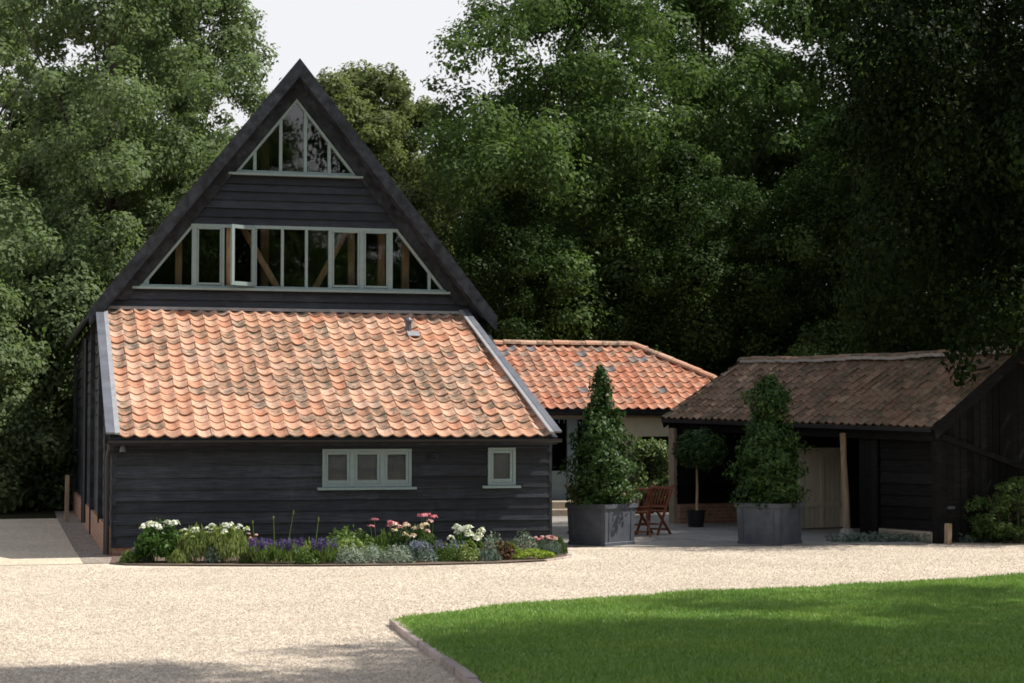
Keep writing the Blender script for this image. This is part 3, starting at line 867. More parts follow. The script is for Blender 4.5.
# roof plane: front slope
u0, u1 = -.25, SLn + .15
O = sp(u0, -.12, eavez(u0)); Uv = sp(u1, -.12, eavez(u1)) - O
Tq = sp(u0, RN, ridgez(u0)) - O
tl3 = Tq.length
mb = MB()
pantiles(mb, O, Uv, Tq, Uv.length, tl3, .225, .25, amp=.026, seed=31, sag=lambda s_, t_: sag2(s_) * t_ / tl3 + .07 * (s_ / 8) * (t_ / tl3))
sr = mb.build('roof', 'pantile_mossy', shed)
mb = MB()
for k in range(16):
    a = u0 + (u1 - u0) * k / 16; b_ = u0 + (u1 - u0) * (k + 1) / 16
    f = lambda u: sag2(u - u0) + .07 * (u - u0) / 8
    mb.quad(sp(a, -.10, eavez(a) - .03), sp(b_, -.10, eavez(b_) - .03), sp(b_, RN, ridgez(b_) - .03 + f(b_)), sp(a, RN, ridgez(a) - .03 + f(a)))
    mb.quad(sp(a, RN, ridgez(a) - .02 + f(a)), sp(b_, RN, ridgez(b_) - .02 + f(b_)), sp(b_, 2 * RN + .2, eavez(b_) + .0), sp(a, 2 * RN + .2, eavez(a) + .0))
mb.build('roof_deck', 'pantile_mossy', sr)
ridge(sp(u0, RN, ridgez(u0) + .05), sp(u1, RN, ridgez(u1) + .05), 20, .105, 'pantile_mossy', sr, seed=8, sag=lambda s_: sag2(s_) + .07 * s_ / 8)
mb = MB()
for k in range(60):                                        # scalloped mortar bedding under the ridge
    a = u0 + .1 + (u1 - u0 - .2) * k / 60; b_ = a + (u1 - u0) / 60 * .96; f = sag2(a - u0) + .07 * (a - u0) / 8
    w = .008 + rnd.uniform(-.012, .014)
    p = [sp(a, RN - .122, ridgez(a) + f + .035 + w), sp(b_, RN - .122, ridgez(b_) + f + .035 + w), sp(b_, RN - .10, ridgez(b_) + f + w + .02), sp(a, RN - .10, ridgez(a) + f + w + .02)]
    mb.prism(p, (0, 0, -.05))
mb.build('ridge_mortar', 'mortar', sr)
for u, w in ((u0 - .02, 1), (u1 + .0, 1)):
    mb = MB()
    f = sag2(u - u0) + .07 * (u - u0) / 8
    mb.prism([sp(u, -.16, eavez(u) + .02), sp(u, RN, ridgez(u) + f + .06), sp(u, RN, ridgez(u) + f - .14), sp(u, -.10, eavez(u) - .2)], UU * .04)
    mb.prism([sp(u, RN, ridgez(u) + f + .06), sp(u, 2 * RN + .2, eavez(u) + .02), sp(u, 2 * RN + .2, eavez(u) - .2), sp(u, RN, ridgez(u) + f - .14)], UU * .04)
    mb.build('bargeboard', 'shed_board', shed)
mb = MB(); mb.beam(sp(-.2, .05, eavez(-.2) - .16), sp(SLn, .05, eavez(SLn) - .16), .14, .17); mb.build('eaves_beam', 'shed_board', shed)
mb = MB(); mb.beam(sp(-.2, -.16, eavez(-.2) - .05), sp(SLn + .1, -.16, eavez(SLn) - .05), .07, .07); mb.build('gutter', 'black_metal', shed)
mb = MB(); mb.obox(sp(0, 0.0, 1.0), (.2, .19, 2.0), UU, NN, (0, 0, 1)); mb.build('post', 'timber_post', shed, bevel=.015)
mb = MB(); mb.tube([sp(5.72, -.16, .16), sp(5.66, -.13, .8), sp(5.58, -.10, 1.4), sp(5.50, -.05, 1.90)], [.07, .064, .056, .06], 10)
mb.build('post', 'timber_pale', shed, smooth=True)
mb = MB(); mb.lathe([(.16, 0), (.15, .08), (.10, .17), (0, .18)], sp(5.72, -.16, 0), 8); mb.build('post_pad', 'mortar', shed)
# left end wall: boards over brick
mb = MB(); boards(mb, lambda x, z, o: sp(.12 + o, x, z), .42, 2.05, .2, lambda z: -.04, lambda z: 3.7, (), seed=41); mb.build('end_wall', 'shed_board', shed)
mb = MB(); mb.obox(sp(.12, .83, .21), (.16, 1.7, .42), UU, NN, (0, 0, 1)); mb.build('brick_plinth', 'brick', shed)
mb = MB(); mb.obox(sp(SLn / 2, 3.85, 1.05), (SLn, .08, 2.1), UU, NN, (0, 0, 1)); mb.build('back_wall', 'shed_board', shed)
# cross partition with the cream door
mb = MB(); mb.obox(sp(3.3, .33, 1.0), (.08, .5, 2.0), UU, NN, (0, 0, 1)); mb.obox(sp(3.3, 1.95, 1.88), (.07, 3.6, .5), UU, NN, (0, 0, 1)); mb.obox(sp(3.3, 2.78, .82), (.08, 2.05, 1.63), UU, NN, (0, 0, 1))
mb.build('partition', 'shed_board', shed)
mb = MB()
k = 9; d0, d1 = .6, 1.75
for i in range(k):
    a = d0 + (d1 - d0) * i / k; w = (d1 - d0) / k
    mb.obox(sp(3.34, a + w / 2, .83), (.05, w - .012, 1.56), UU, NN, (0, 0, 1))
for z in (.5, 1.5): mb.obox(sp(3.375, (d0 + d1) / 2, z), (.02, d1 - d0 - .04, .09), UU, NN, (0, 0, 1))
for n_ in (d0 + .05, (d0 + d1) / 2, d1 - .05): mb.obox(sp(3.377, n_, .83), (.022, .09, 1.54), UU, NN, (0, 0, 1))
mb.build('door', 'door_cream', shed)
# closed bay: dark panel, lapped boards on a stone ledge
mb = MB()
for i in range(3): mb.obox(sp(5.88 + i * .16, .10, .98), (.152, .05, 1.8), UU, NN, (0, 0, 1))
mb.build('dark_panel', 'shed_board', shed)
mb = MB(); boards(mb, lambda x, z, o: sp(x, .12 - o, z), .22, 1.92, .205, lambda z: 6.35, lambda z: SLn - .02, (), seed=43); mb.build('front_boards', 'shed_board', shed)
mb = MB(); mb.obox(sp(7.1, .09, .10), (1.5, .10, .2), UU, NN, (0, 0, 1)); mb.build('stone_ledge', 'stone', shed, bevel=.02)
mb = MB(); mb.obox(sp(SLn, .07, 1.0), (.13, .13, 2.0), UU, NN, (0, 0, 1)); mb.build('corner_post', 'shed_board', shed)
mb = MB()
k = 24
for i in range(k):
    a = .14 + 3.7 * i / k; b_ = a + 3.7 / k - .012
    top = lambda n_: min(eavez(SLn) + (ridgez(SLn) - eavez(SLn)) * (n_ + .12) / (RN + .12), eavez(SLn) + (ridgez(SLn) - eavez(SLn)) * (2 * RN + .15 - n_) / (RN + .12)) - .08
    o_ = rnd.uniform(0, .02)
    mb.prism([sp(SLn - .03 + o_, a, .05), sp(SLn - .03 + o_, b_, .05), sp(SLn - .03 + o_, b_, top(b_)), sp(SLn - .03 + o_, a, top(a))], UU * .03)
mb.build('gable_boards', 'shed_board', shed)
mb = MB(); mb.beam(sp(SLn + .06, .1, 1.86), sp(SLn + .06, 2.2, 1.25), .06, .1); mb.build('raking_rail', 'shed_board', shed)
mb = MB(); mb.obox(sp(SLn + .035, .35, .62), (.02, .16, .05), UU, NN, (0, 0, 1)); mb.build('plate', 'planter_lead', shed)

# ------------------------------------------------------------ courtyard objects
def planter(loc, rz, label):
    t_ = thing('planter', loc, label, 'planter', 'lead planters on the patio', rz)
    s0, s1, h = .395, .415, .70
    mb = MB()
    r4 = lambda s, z: [(-s, -s, z), (s, -s, z), (s, s, z), (-s, s, z)]
    rings = [r4(s0 + .012, 0), r4(s0 + .012, .05), r4(s0, .06), r4(s1, h - .07)]
    vs = [p for r_ in rings for p in r_]
    fs = [(i * 4 + j, i * 4 + (j + 1) % 4, i * 4 + 4 + (j + 1) % 4, i * 4 + 4 + j) for i in range(3) for j in range(4)]
    mb.add(vs, fs)
    for sx, sy in ((0, -1), (1, 0), (0, 1), (-1, 0)):      # raised panel lines
        for o_ in (-.30, .30):
            c = Vector((sx * (s0 + .012), sy * (s0 + .012), .34)) + Vector((-sy, sx, 0)) * o_
            mb.obox(c, (.02, .02, .52), (1, 0, 0), (0, 1, 0), (sx * .025, sy * .025, 1))
    ob = lambda n_, m_: None
    def loc_build(mb, name, mat, **k):
        me = bpy.data.meshes.new(name); me.from_pydata(mb.v, [], mb.f); me.materials.append(M[mat]); me.update()
        return link_mesh(me, name, t_)
    loc_build(mb, 'body', 'planter_lead')
    mb = MB()
    rings = [r4(s1 + .002, h - .075), r4(s1 + .028, h - .07), r4(s1 + .028, h), r4(s1 - .03, h), r4(s1 - .03, h - .1)]
    vs = [p for r_ in rings for p in r_]
    fs = [(i * 4 + j, i * 4 + (j + 1) % 4, i * 4 + 4 + (j + 1) % 4, i * 4 + 4 + j) for i in range(4) for j in range(4)]
    mb.add(vs, fs); loc_build(mb, 'rim', 'planter_lead')
    mb = MB(); mb.add(r4(s1 - .035, h - .04), ((0, 1, 2, 3),)); loc_build(mb, 'soil', 'soil')
    return t_
P1 = (9.72, 31.12); P2 = (12.62, 30.68)
planter((*P1, .014), R(34), 'left grey lead planter beside the barn corner, before the wooden chairs')
planter((*P2, .014), R(38), 'right grey lead planter before the open shed')

def leafy(parent, name, P, N, l, w, mat, seed, jit=.3):
    o = link_mesh(np_mesh(name, leaf_quads(P, N, l, w, np.random.default_rng(seed), jit), 4, mat), name, parent)
    return o
def local(mb, name, mat, parent, smooth=False):
    me = bpy.data.meshes.new(name); me.from_pydata(mb.v, [], mb.f); me.materials.append(M[mat])
    if smooth: me.polygons.foreach_set('use_smooth', [True] * len(me.polygons))
    me.update(); return link_mesh(me, name, parent)

def bay(loc, H, prof, seed, label, n=8500):
    """conical clipped evergreen; prof: (height share, radius)"""
    t_ = thing('bay_tree', loc, label, 'tree', 'cone shaped evergreens in planters')
    mb = MB(); mb.tube([(0, 0, -.05), (0.02, 0, H * .5), (0, 0, H * .93)], [.04, .03, .01], 8); local(mb, 'trunk', 'bark', t_)
    g = np.random.default_rng(seed)
    hz = np.array([p[0] for p in prof]); hr = np.array([p[1] for p in prof])
    z = g.uniform(0, 1, n * 3); r_ = np.interp(z, hz, hr)
    keep = g.uniform(0, hr.max(), n * 3) < r_ + .04
    z = z[keep][:n]; r_ = r_[keep][:n]; n2 = len(z)
    th_ = g.uniform(0, 2 * np.pi, n2)
    bump = 1 + .2 * np.sin(3 * th_ + z * 9 + seed) + .2 * np.sin(5 * th_ - z * 23) + .16 * np.sin(z * 31 + 2 * th_) + .1 * np.sin(z * 57 - 4 * th_)
    rad = r_ * bump * (1 - .65 * g.uniform(0, 1, n2) ** 1.8)
    sprig = g.uniform(0, 1, n2) < .05
    rad[sprig] *= 1.15
    P = np.stack((rad * np.cos(th_), rad * np.sin(th_), z * H + g.normal(0, .03, n2)), 1)
    N = unit(np.stack((np.cos(th_), np.sin(th_), np.full(n2, .5)), 1) + g.normal(size=(n2, 3)) * .55)
    leafy(t_, 'crown', P, N, .085, .042, 'leaf_bay', seed)
    return t_
bay((*P1, .67), 2.36, [(0, .40), (.1, .48), (.25, .50), (.4, .46), (.55, .38), (.66, .27), (.72, .20), (.84, .17), (.93, .12), (1, .05)], 3, 'taller narrow cone shaped evergreen in the left lead planter')
bay((*P2, .67), 2.20, [(0, .42), (.12, .53), (.35, .54), (.5, .46), (.6, .37), (.67, .27), (.72, .26), (.80, .36), (.88, .33), (.95, .2), (1, .08)], 4, 'broader shaggy cone shaped evergreen in the right lead planter')

# ball-headed standard in a black pot
t_ = thing('black_pot', (13.28, 36.15, .014), 'small round black pot under the shed eaves', 'pot')
mb = MB(); mb.lathe([(0, 0), (.15, 0), (.185, .30), (.2, .30), (.2, .34), (.17, .34), (.165, .29), (0, .29)], n=18); local(mb, 'body', 'pot_black', t_)
mb = MB(); mb.lathe([(.166, .30), (0, .305)], n=18); local(mb, 'soil', 'soil', t_)
t_ = thing('standard_tree', (13.30, 36.15, .31), 'ball headed standard tree on a thin bare stem in black pot', 'tree')
mb = MB(); mb.tube([(0, 0, 0), (.01, 0, .5), (0, 0, 1.1)], [.03, .025, .02], 8); local(mb, 'trunk', 'timber', t_, True)
g = np.random.default_rng(9); D = unit(g.normal(size=(4200, 3))); rr = .38 + .62 * g.uniform(0, 1, (4200, 1)) ** .6
wob = 1 + .14 * np.sin(4 * D[:, :1] * 2) * np.cos(5 * D[:, 1:2])
leafy(t_, 'crown', D * rr * wob * np.array([.56, .56, .42]) + np.array([0.08, 0, 1.27]), unit(D + g.normal(size=D.shape) * .5 + np.array([0, 0, .3])), .085, .04, 'leaf_bay', 5)

# variegated bush against the cream wall
t_ = thing('wall_shrub', (14.30, 42.05, .01), 'cream edged leafy bush against the cream annexe wall behind the chairs', 'shrub')
mb = MB()
for k in range(4): mb.tube([(.05 * k - .07, 0, 0), (.12 * k - .2, .02, .8), (.18 * k - .25, 0, 1.4)], [.03, .02, .01], 6)
local(mb, 'stem', 'bark', t_)
g = np.random.default_rng(12); C = np.stack((g.uniform(-.40, .42, 40), g.uniform(-.25, .25, 40), g.uniform(.45, 1.68, 40)), 1)
P, N = clump_points(C, np.full(40, .19), 110, g, 1)
leafy(t_, 'foliage', P, N, .09, .05, 'leaf_variegated', 6)

# folding teak furniture
def chair(loc, rz, label):
    t_ = thing('folding_chair', loc, label, 'chair', 'wooden folding chairs round the table', rz)
    # faces +x; seat at .44
    mb = MB()
    for i in range(7): mb.box((-.2 + i * .062, -.21, .43), (-.2 + i * .062 + .05, .21, .45))
    local(mb, 'seat', 'teak', t_)
    for s in (-1, 1):
        mb = MB(); mb.beam((.24, s * .235, 0), (-.30, s * .235, .92), .025, .045, (0, 1, 0)); local(mb, 'leg', 'teak', t_)
        mb = MB(); mb.beam((-.26, s * .205, 0), (.22, s * .205, .46), .025, .045, (0, 1, 0)); local(mb, 'leg', 'teak', t_)
    mb = MB(); d = Vector((-.54, 0, .92)).normalized()
    for k in range(6):
        y = -.17 + k * .068; p = Vector((.24, y, 0)) + d * .62; q = Vector((.24, y, 0)) + d * .98
        mb.beam(p, q, .045, .015, (0, 1, 0))
    for tt in (.60, 1.0):
        c = Vector((.24, 0, 0)) + d * tt; mb.obox(c, (.03, .445, .055), (d.z, 0, -d.x), (0, 1, 0), d)
    local(mb, 'backrest', 'teak', t_)
    mb = MB(); mb.beam((-.2, -.2, .09), (-.2, .2, .09), .025, .03); local(mb, 'stretcher', 'teak', t_)
    mb = MB(); mb.beam((.16, -.2, .2), (.16, .2, .2), .025, .03); local(mb, 'stretcher', 'teak', t_)
    return t_
chair((11.60, 33.85, .014), R(180 + 38), 'wooden folding chair seen side on right of the table, nearest the shed post')
chair((11.10, 33.35, .014), R(80), 'wooden folding chair with its slatted back turned towards the gravel')
chair((10.40, 34.4, .014), R(4), 'wooden folding chair mostly hidden behind the left evergreen')
t_ = thing('garden_table', (10.98, 34.2, .014), 'small wooden folding table among the chairs behind the left planter', 'table')
mb = MB()
for i in range(9): mb.box((-.36 + i * .081, -.36, .70), (-.36 + i * .081 + .07, .36, .72))
mb.box((-.36, -.33, .66), (.36, -.29, .699)); mb.box((-.36, .29, .66), (.36, .33, .699)); local(mb, 'tabletop', 'teak', t_)
for s in (-1, 1):
    for q in (-1, 1):
        mb = MB(); mb.beam((q * .30, s * (.26 + .03 * q), 0), (-q * .26, s * (.26 + .03 * q), .67), .025, .045, (0, 1, 0)); local(mb, 'leg', 'teak', t_)
mb = MB(); mb.lathe([(0, 0), (.03, .008), (.05, .03), (.058, .058), (.05, .086), (.03, .108), (0, .116)], (12.95, 37.25, .012), 14)
tag(mb.build('white_ball', 'white_ball', smooth=True), 'tiny white ball lying at the foot of left shed post', 'ball')
mb = MB(); mb.obox((15.50, 29.72, .18), (.10, .09, .37), (1, .2, 0), (-.2, 1, 0), (0.02, 0, 1))
tag(mb.build('wooden_stake', 'timber_pale', bevel=.01), 'short pale wooden stake at the near corner of the shed', 'post')
mb = MB(); mb.obox((1.1, 41.6, .5), (.09, .09, 1.0), (1, 0, 0), (0, 1, 0), (.01, 0, 1))
tag(mb.build('wooden_post', 'timber_pale', bevel=.01), 'thin tan wooden post beside far end of the barn side wall', 'post')

# ------------------------------------------------------------ flower bed
def head(P, size, n, g, flat=.6):
    D = unit(g.normal(size=(n, 3))); D[:, 2] = np.abs(D[:, 2]) * flat
    return P + D * size * .5 * g.uniform(.5, 1, (n, 1)), unit(D + np.array([0, 0, .6]) + g.normal(size=D.shape) * .3)
def plant(name, label, cat, x, y, rx, h, n, leaf, mat, flowers=(), seed=1, upright=0, group=None, ry=None, base=.02, shape='dome'):
    t_ = thing(name, (x - .15, y, base), label, cat, group)
    g = np.random.default_rng(seed); ry = ry or rx * .8
    a = g.uniform(0, 2 * np.pi, n); q = np.sqrt(g.uniform(0, 1, n))
    z = g.uniform(0, 1, n)
    top = np.sqrt(np.clip(1 - q ** 2, 0, 1)) if shape == 'dome' else 1 - .35 * q ** 2
    top = top * (1 + .2 * np.sin(a * 3 + seed) + .12 * np.sin(a * 7 + q * 6))
    P = np.stack((rx * q * np.cos(a), ry * q * np.sin(a), h * top * (1 - .75 * z ** 1.5)), 1)
    N = unit(np.stack((np.cos(a) * q, np.sin(a) * q, np.full(n, .5)), 1) + g.normal(size=(n, 3)) * .6)
    if upright:                                             # narrow vertical leaves
        N[:, 2] *= .15; N = unit(N)
        A = unit(np.stack((g.normal(0, .25, n), g.normal(0, .25, n), np.ones(n)), 1)); B = unit(np.cross(N, A))
        L = A * leaf[0] * .5; Wd = B * leaf[1] * .5
        V = np.stack((P - L, P + Wd, P + L, P - Wd), 1).reshape(-1, 3); V[:, 2] = np.maximum(V[:, 2], .0)
        link_mesh(np_mesh('foliage', V, 4, mat), 'foliage', t_)
    else:
        P[:, 2] = np.maximum(P[:, 2], .01)
        leafy(t_, 'foliage', P, N, leaf[0], leaf[1], mat, seed + 50)
    for (fm, cnt, size, z0, z1, fl, stem) in flowers:
        PP, NNn = [], []; sm = MB(); ps = .026 if fl == 'spike' else max(.03, size * .42)
        for k in range(cnt):
            aa = g.uniform(0, 6.28); qq = math.sqrt(g.uniform(0, 1)) * .92
            c = np.array([rx * qq * math.cos(aa), ry * qq * math.sin(aa), g.uniform(z0, z1)])
            if fl == 'spike':
                nk = 20; zz = g.uniform(0, 1, (nk, 1)) * size
                pp_ = c + np.concatenate((g.normal(0, .010, (nk, 2)), zz), 1); q2 = unit(g.normal(size=(nk, 3)))
            else:
                pp_, q2 = head(c, size, 22, g, fl)
                leafy(t_, 'flower_head', pp_, q2, ps, ps * .8, fm, seed + 90 + k)
            PP.append(pp_); NNn.append(q2)
            if stem: sm.tube([(c[0] * .75, c[1] * .75, .0), tuple(c)], .005, 4, False)
        if fl == 'spike': leafy(t_, 'flowers', np.concatenate(PP), np.concatenate(NNn), ps, ps * (.6 if fl == 'spike' else .8), fm, seed + 90)
        if stem: local(sm, 'stems', 'leaf_green', t_)
    return t_
PL = plant
PL('lavender', 'low grey green clump beside the black downpipe at the barn corner', 'plant', 1.98, 28.75, .2, .2, 700, (.09, .018), 'leaf_greyblue', seed=1, upright=1)
PL('phlox', 'deep green bush topped by big white flower heads at left end of bed', 'flowering plant', 2.22, 28.55, .34, .50, 1700, (.085, .035), 'leaf_deep', [('petal_white', 9, .16, .46, .58, .7, 1)], seed=2, shape='box')
PL('lily', 'light green clump speckled with small white flowers beside the white topped bush', 'flowering plant', 2.80, 28.45, .34, .44, 1500, (.10, .022), 'leaf_olive', [('petal_white', 14, .075, .40, .52, .7, 1), ('petal_lime', 10, .06, .36, .5, .7, 1)], seed=3, upright=1, shape='box')
PL('lily', 'olive clump with trumpet shaped white blooms just left of the bronze plant', 'flowering plant', 3.22, 28.25, .30, .46, 1400, (.11, .022), 'leaf_olive', [('petal_white', 9, .11, .44, .56, .8, 1), ('petal_lime', 10, .07, .40, .54, .7, 1)], seed=4, upright=1, shape='box')
PL('bronze_grass', 'reddish bronze plant between the white lilies and first purple clump', 'plant', 3.60, 28.5, .17, .34, 420, (.14, .012), 'leaf_bronze', [('petal_rose', 5, .05, .30, .40, .7, 1)], seed=5, upright=1)
for k, (x, y, r_, lb) in enumerate(((3.66, 27.95, .20, 'leftmost of three purple flowered clumps along the bed edge'), (4.06, 27.8, .22, 'brightest purple flowered clump, middle of three on the bed edge'), (4.58, 27.72, .24, 'rightmost purple flowered clump next to the silver mounds'))):
    PL('lavender', lb, 'flowering plant', x, y, r_, .27, 800, (.10, .022), 'leaf_green', [('petal_purple', 60, .13, .15, .25, 'spike', 0)], seed=10 + k, upright=1, group='purple flowered clumps', shape='box')
for k, (x, y, h, lx, lb) in enumerate(((3.72, 28.7, .56, -.04, 'faint thin stalk, leftmost of four tall bare stalks before the black boards'), (4.0, 28.6, .63, -.02, 'upright green stalk, second of the tall stalks behind the purple flowers'), (4.18, 28.6, .71, .1, 'tallest stalk of the four, leaning right behind the purple flowers'), (4.60, 28.6, .60, .06, 'rightmost tall green stalk standing before the black boards'))):
    t_ = thing('flower_stalk', (x - .2, y, .02), lb, 'flower stalk', 'tall bare flower stalks')
    mb = MB(); mb.tube([(0, 0, 0), (lx * .4, 0, h * .5), (lx, 0, h)], [.011, .009, .006], 6); local(mb, 'stem', 'leaf_green', t_)
    g = np.random.default_rng(60 + k); D = unit(g.normal(size=(26, 3)))
    leafy(t_, 'seed_head', D * np.array([.010, .010, .035]) + np.array([lx, 0, h]), D, .02, .012, 'leaf_olive', 70 + k)
PL('border_perennial', 'leafy green mass behind the silver mounds near the middle of bed', 'plant', 5.05, 28.5, .52, .40, 2200, (.07, .03), 'leaf_green', seed=20)
PL('border_perennial', 'yellow green bushy plant behind the first silver mound', 'plant', 4.95, 28.05, .32, .30, 1200, (.06, .03), 'leaf_olive', seed=21)
for k, (x, y, r_, lb) in enumerate(((4.92, 27.6, .24, 'leftmost of three silvery rounded mounds edging the bed'), (5.24, 27.72, .26, 'middle silvery rounded mound, set slightly back at the bed edge'), (5.60, 27.55, .28, 'rightmost and largest of three silvery mounds edging the bed'))):
    PL('santolina', lb, 'plant', x, y, r_, .24, 1300, (.05, .012), 'leaf_silver', seed=30 + k, group='silvery mounds')
PL('yarrow', 'green clump carrying low flat pink flower heads left of the roses', 'flowering plant', 5.62, 28.5, .30, .36, 1100, (.08, .022), 'leaf_green', [('petal_pink', 6, .115, .48, .60, .22, 1)], seed=40, upright=1)
PL('yarrow', 'taller clump with two flat pink heads behind the cream roses', 'flowering plant', 6.22, 28.75, .22, .38, 700, (.08, .022), 'leaf_green', [('petal_pink', 4, .14, .60, .67, .22, 1)], seed=41, upright=1)
PL('rose_bush', 'rose bush with pale cream pink blooms in middle of the bed', 'flowering plant', 6.02, 28.3, .36, .42, 1500, (.055, .035), 'leaf_mid', [('petal_cream', 9, .11, .34, .54, .9, 1), ('petal_rose', 4, .10, .36, .56, .9, 1)], seed=42, shape='box')
PL('catmint', 'hazy grey blue flowered clump in front of the cream roses', 'flowering plant', 5.98, 27.72, .30, .26, 1100, (.06, .02), 'leaf_greyblue', [('petal_blue', 24, .10, .14, .22, 'spike', 0)], seed=43)
PL('catmint', 'grey blue flowered clump left beside the white rose bush', 'flowering plant', 6.48, 27.75, .28, .24, 1000, (.06, .02), 'leaf_green', [('petal_blue', 20, .10, .14, .22, 'spike', 0)], seed=44)
PL('rose_bush', 'dark leaved bush with a dense cluster of large white blooms', 'flowering plant', 6.78, 28.1, .26, .36, 1000, (.055, .035), 'leaf_deep', [('petal_white', 13, .15, .30, .46, .9, 1)], seed=45, shape='box')
PL('artemisia', 'silver clump right of the white blooms', 'plant', 7.22, 28.2, .20, .34, 1000, (.055, .014), 'leaf_silver', seed=46)
PL('heuchera', 'russet brown leafed clump between two silver clumps', 'plant', 7.28, 27.85, .24, .22, 700, (.06, .04), 'leaf_russet', seed=47)
PL('artemisia', 'silver clump behind the lime mat near right end of bed', 'plant', 7.78, 28.4, .22, .34, 1000, (.055, .014), 'leaf_silver', seed=48)
PL('sedum', 'flat bright lime green mat at right front of the bed', 'plant', 7.66, 27.88, .46, .13, 2200, (.035, .022), 'leaf_lime', seed=49, ry=.22, shape='box')
PL('dianthus', 'grey green tuft of bright pink flowers at far right end of bed', 'flowering plant', 8.16, 28.45, .22, .22, 900, (.10, .012), 'leaf_greyblue', [('petal_rose', 10, .07, .24, .31, .6, 1), ('petal_pink', 6, .07, .24, .31, .6, 1)], seed=51, upright=1, shape='box')
PL('catmint', 'low green plant between purple clumps and bed edge', 'plant', 4.32, 27.65, .2, .2, 600, (.07, .025), 'leaf_green', seed=52)

fm_ = ['leaf_green', 'leaf_olive', 'leaf_greyblue', 'leaf_mid', 'leaf_green', 'leaf_olive', 'leaf_green', 'leaf_mid', 'leaf_olive', 'leaf_greyblue', 'leaf_green', 'leaf_mid']
fp_ = [(1.8, 28.5, .14), (2.52, 28.3, .18), (3.02, 28.2, .15), (3.5, 28.05, .15), (3.86, 28.2, .24), (4.35, 28.2, .24), (5.42, 28.15, .28), (6.35, 28.1, .2), (6.68, 27.6, .18), (7.02, 27.62, .2), (7.5, 28.25, .18), (8.42, 28.75, .16)]
for k, (x, y, r_) in enumerate(fp_):
    PL('filler_plant', 'low straggling green plant filling a gap between the bigger flower bed plants', 'plant', x, y, r_, .14 + .3 * (r_ - .1) + .05 * (k % 3), 420, (.075, .022), fm_[k], seed=120 + k, upright=k % 2, group='low filler plants of the flower bed')
# ground cover in front of the shed and the shrub at its corner
g = np.random.default_rng(80)
C = np.stack((g.uniform(13.9, 16.6, 60), np.zeros(60), np.full(60, .05)), 1)
C[:, 1] = 30.95 - (C[:, 0] - 13.9) * .28 + g.normal(0, .12, 60)
P, N = clump_points(C, g.uniform(.1, .19, 60), 90, g, .9); P[:, 2] = np.maximum(P[:, 2], .02)
tag(link_mesh(np_mesh('ground_cover', leaf_quads(P, N, .07, .018, g), 4, 'leaf_greyblue'), 'ground_cover'), 'low grey green ground cover along the foot of shed', 'ground cover', kind='stuff')
t_ = thing('shrub', (16.85, 29.75, 0), 'bright green spreading shrub before the dark shed gable', 'shrub')
mb = MB()
for k in range(5): mb.tube([(0, 0, 0), (.2 * (k - 2), .05 * k - .1, .4), (.34 * (k - 2), .1 * k - .2, .85)], [.03, .02, .008], 6)
local(mb, 'stem', 'bark', t_)
C = np.stack((g.uniform(-.75, 1.1, 90), g.uniform(-.5, .5, 90), g.uniform(.1, 1.12, 90)), 1); C[:, 2] *= 1 - .35 * np.abs(C[:, 0])
P, N = clump_points(C, np.full(90, .21), 110, g, .4); N[:, 2] += .8
leafy(t_, 'foliage', P, unit(N), .08, .03, 'leaf_mid', 8)

# ------------------------------------------------------------ trees
def tree_proto(H, Rr, base, nclump, per, mat, seed, leaf=.17, rc=(.8, 1.4), topw=.35, extra=(), limbs=16, keep=None):
    """returns trunk mesh and crown mesh of one kind, rooted at the origin"""
    g = np.random.default_rng(seed)
    C = []; rads = []
    while len(C) < nclump:
        z = g.uniform(0, 1); a = g.uniform(0, 6.283)
        prof_ = (math.sin(math.pi * min(1, (z * .86 + .14))) ** .6) * (1 - (1 - topw) * max(0, z - .55) / .45 * .7)
        lump = 1 + .22 * math.sin(2 * a + seed) + .16 * math.sin(3 * a + 5 * z + seed * 2)
        r_ = Rr * prof_ * lump * g.uniform(.0, 1) ** .6
        if keep and not keep(r_ * math.cos(a), r_ * math.sin(a), base + (H - base) * z): continue
        C.append((r_ * math.cos(a), r_ * math.sin(a), base + (H - base) * z)); rads.append(g.uniform(*rc) * (1 - .45 * z))
    for e in extra: C.append(e[:3]); rads.append(e[3])
    C = np.array(C); rads = np.array(rads)
    per_ = np.maximum(60, (per * (rads / rads.mean()) ** 2)).astype(int)
    PN = [clump_points(C[i:i + 1], rads[i:i + 1], int(per_[i]), g, g.uniform(.65, .95), .5, .36) for i in range(len(C))]
    P = np.concatenate([a for a, b in PN]); N = np.concatenate([b for a, b in PN])
    crown = np_mesh('crown', leaf_quads(P, N, leaf, leaf * .62, g, .4), 4, mat)
    mb = MB()
    lean = [g.uniform(-.3, .3), g.uniform(-.3, .3)]
    tr = .011 * H + .04
    pts = [(0, 0, -.1), (0.02, 0, .3), (lean[0] * .4, lean[1] * .4, H * .25), (lean[0], lean[1], H * .5), (lean[0] * .8, lean[1] * 1.2, H * .75), (lean[0], lean[1], H * .93)]
    mb.tube(pts, [tr * 1.35, tr * 1.05, tr * .85, tr * .6, tr * .35, tr * .1], 9)
    order = g.permutation(len(C))[:limbs]
    for i in order:
        c = Vector(C[i]); z0 = max(base * .5, c.z * .55); k = z0 / H
        p = Vector((lean[0] * min(1, k * 2), lean[1] * min(1, k * 2), z0)); m_ = p.lerp(c, .5) + Vector((0, 0, .35))
        r0 = tr * .36 * (1 - k * .6)
        mb.tube([p, m_, c], [r0, r0 * .6, r0 * .2], 6, False)
    me = bpy.data.meshes.new('trunk'); me.from_pydata(mb.v, [], mb.f); me.materials.append(M['bark'])
    me.polygons.foreach_set('use_smooth', [True] * len(me.polygons)); me.update()
    return me, crown

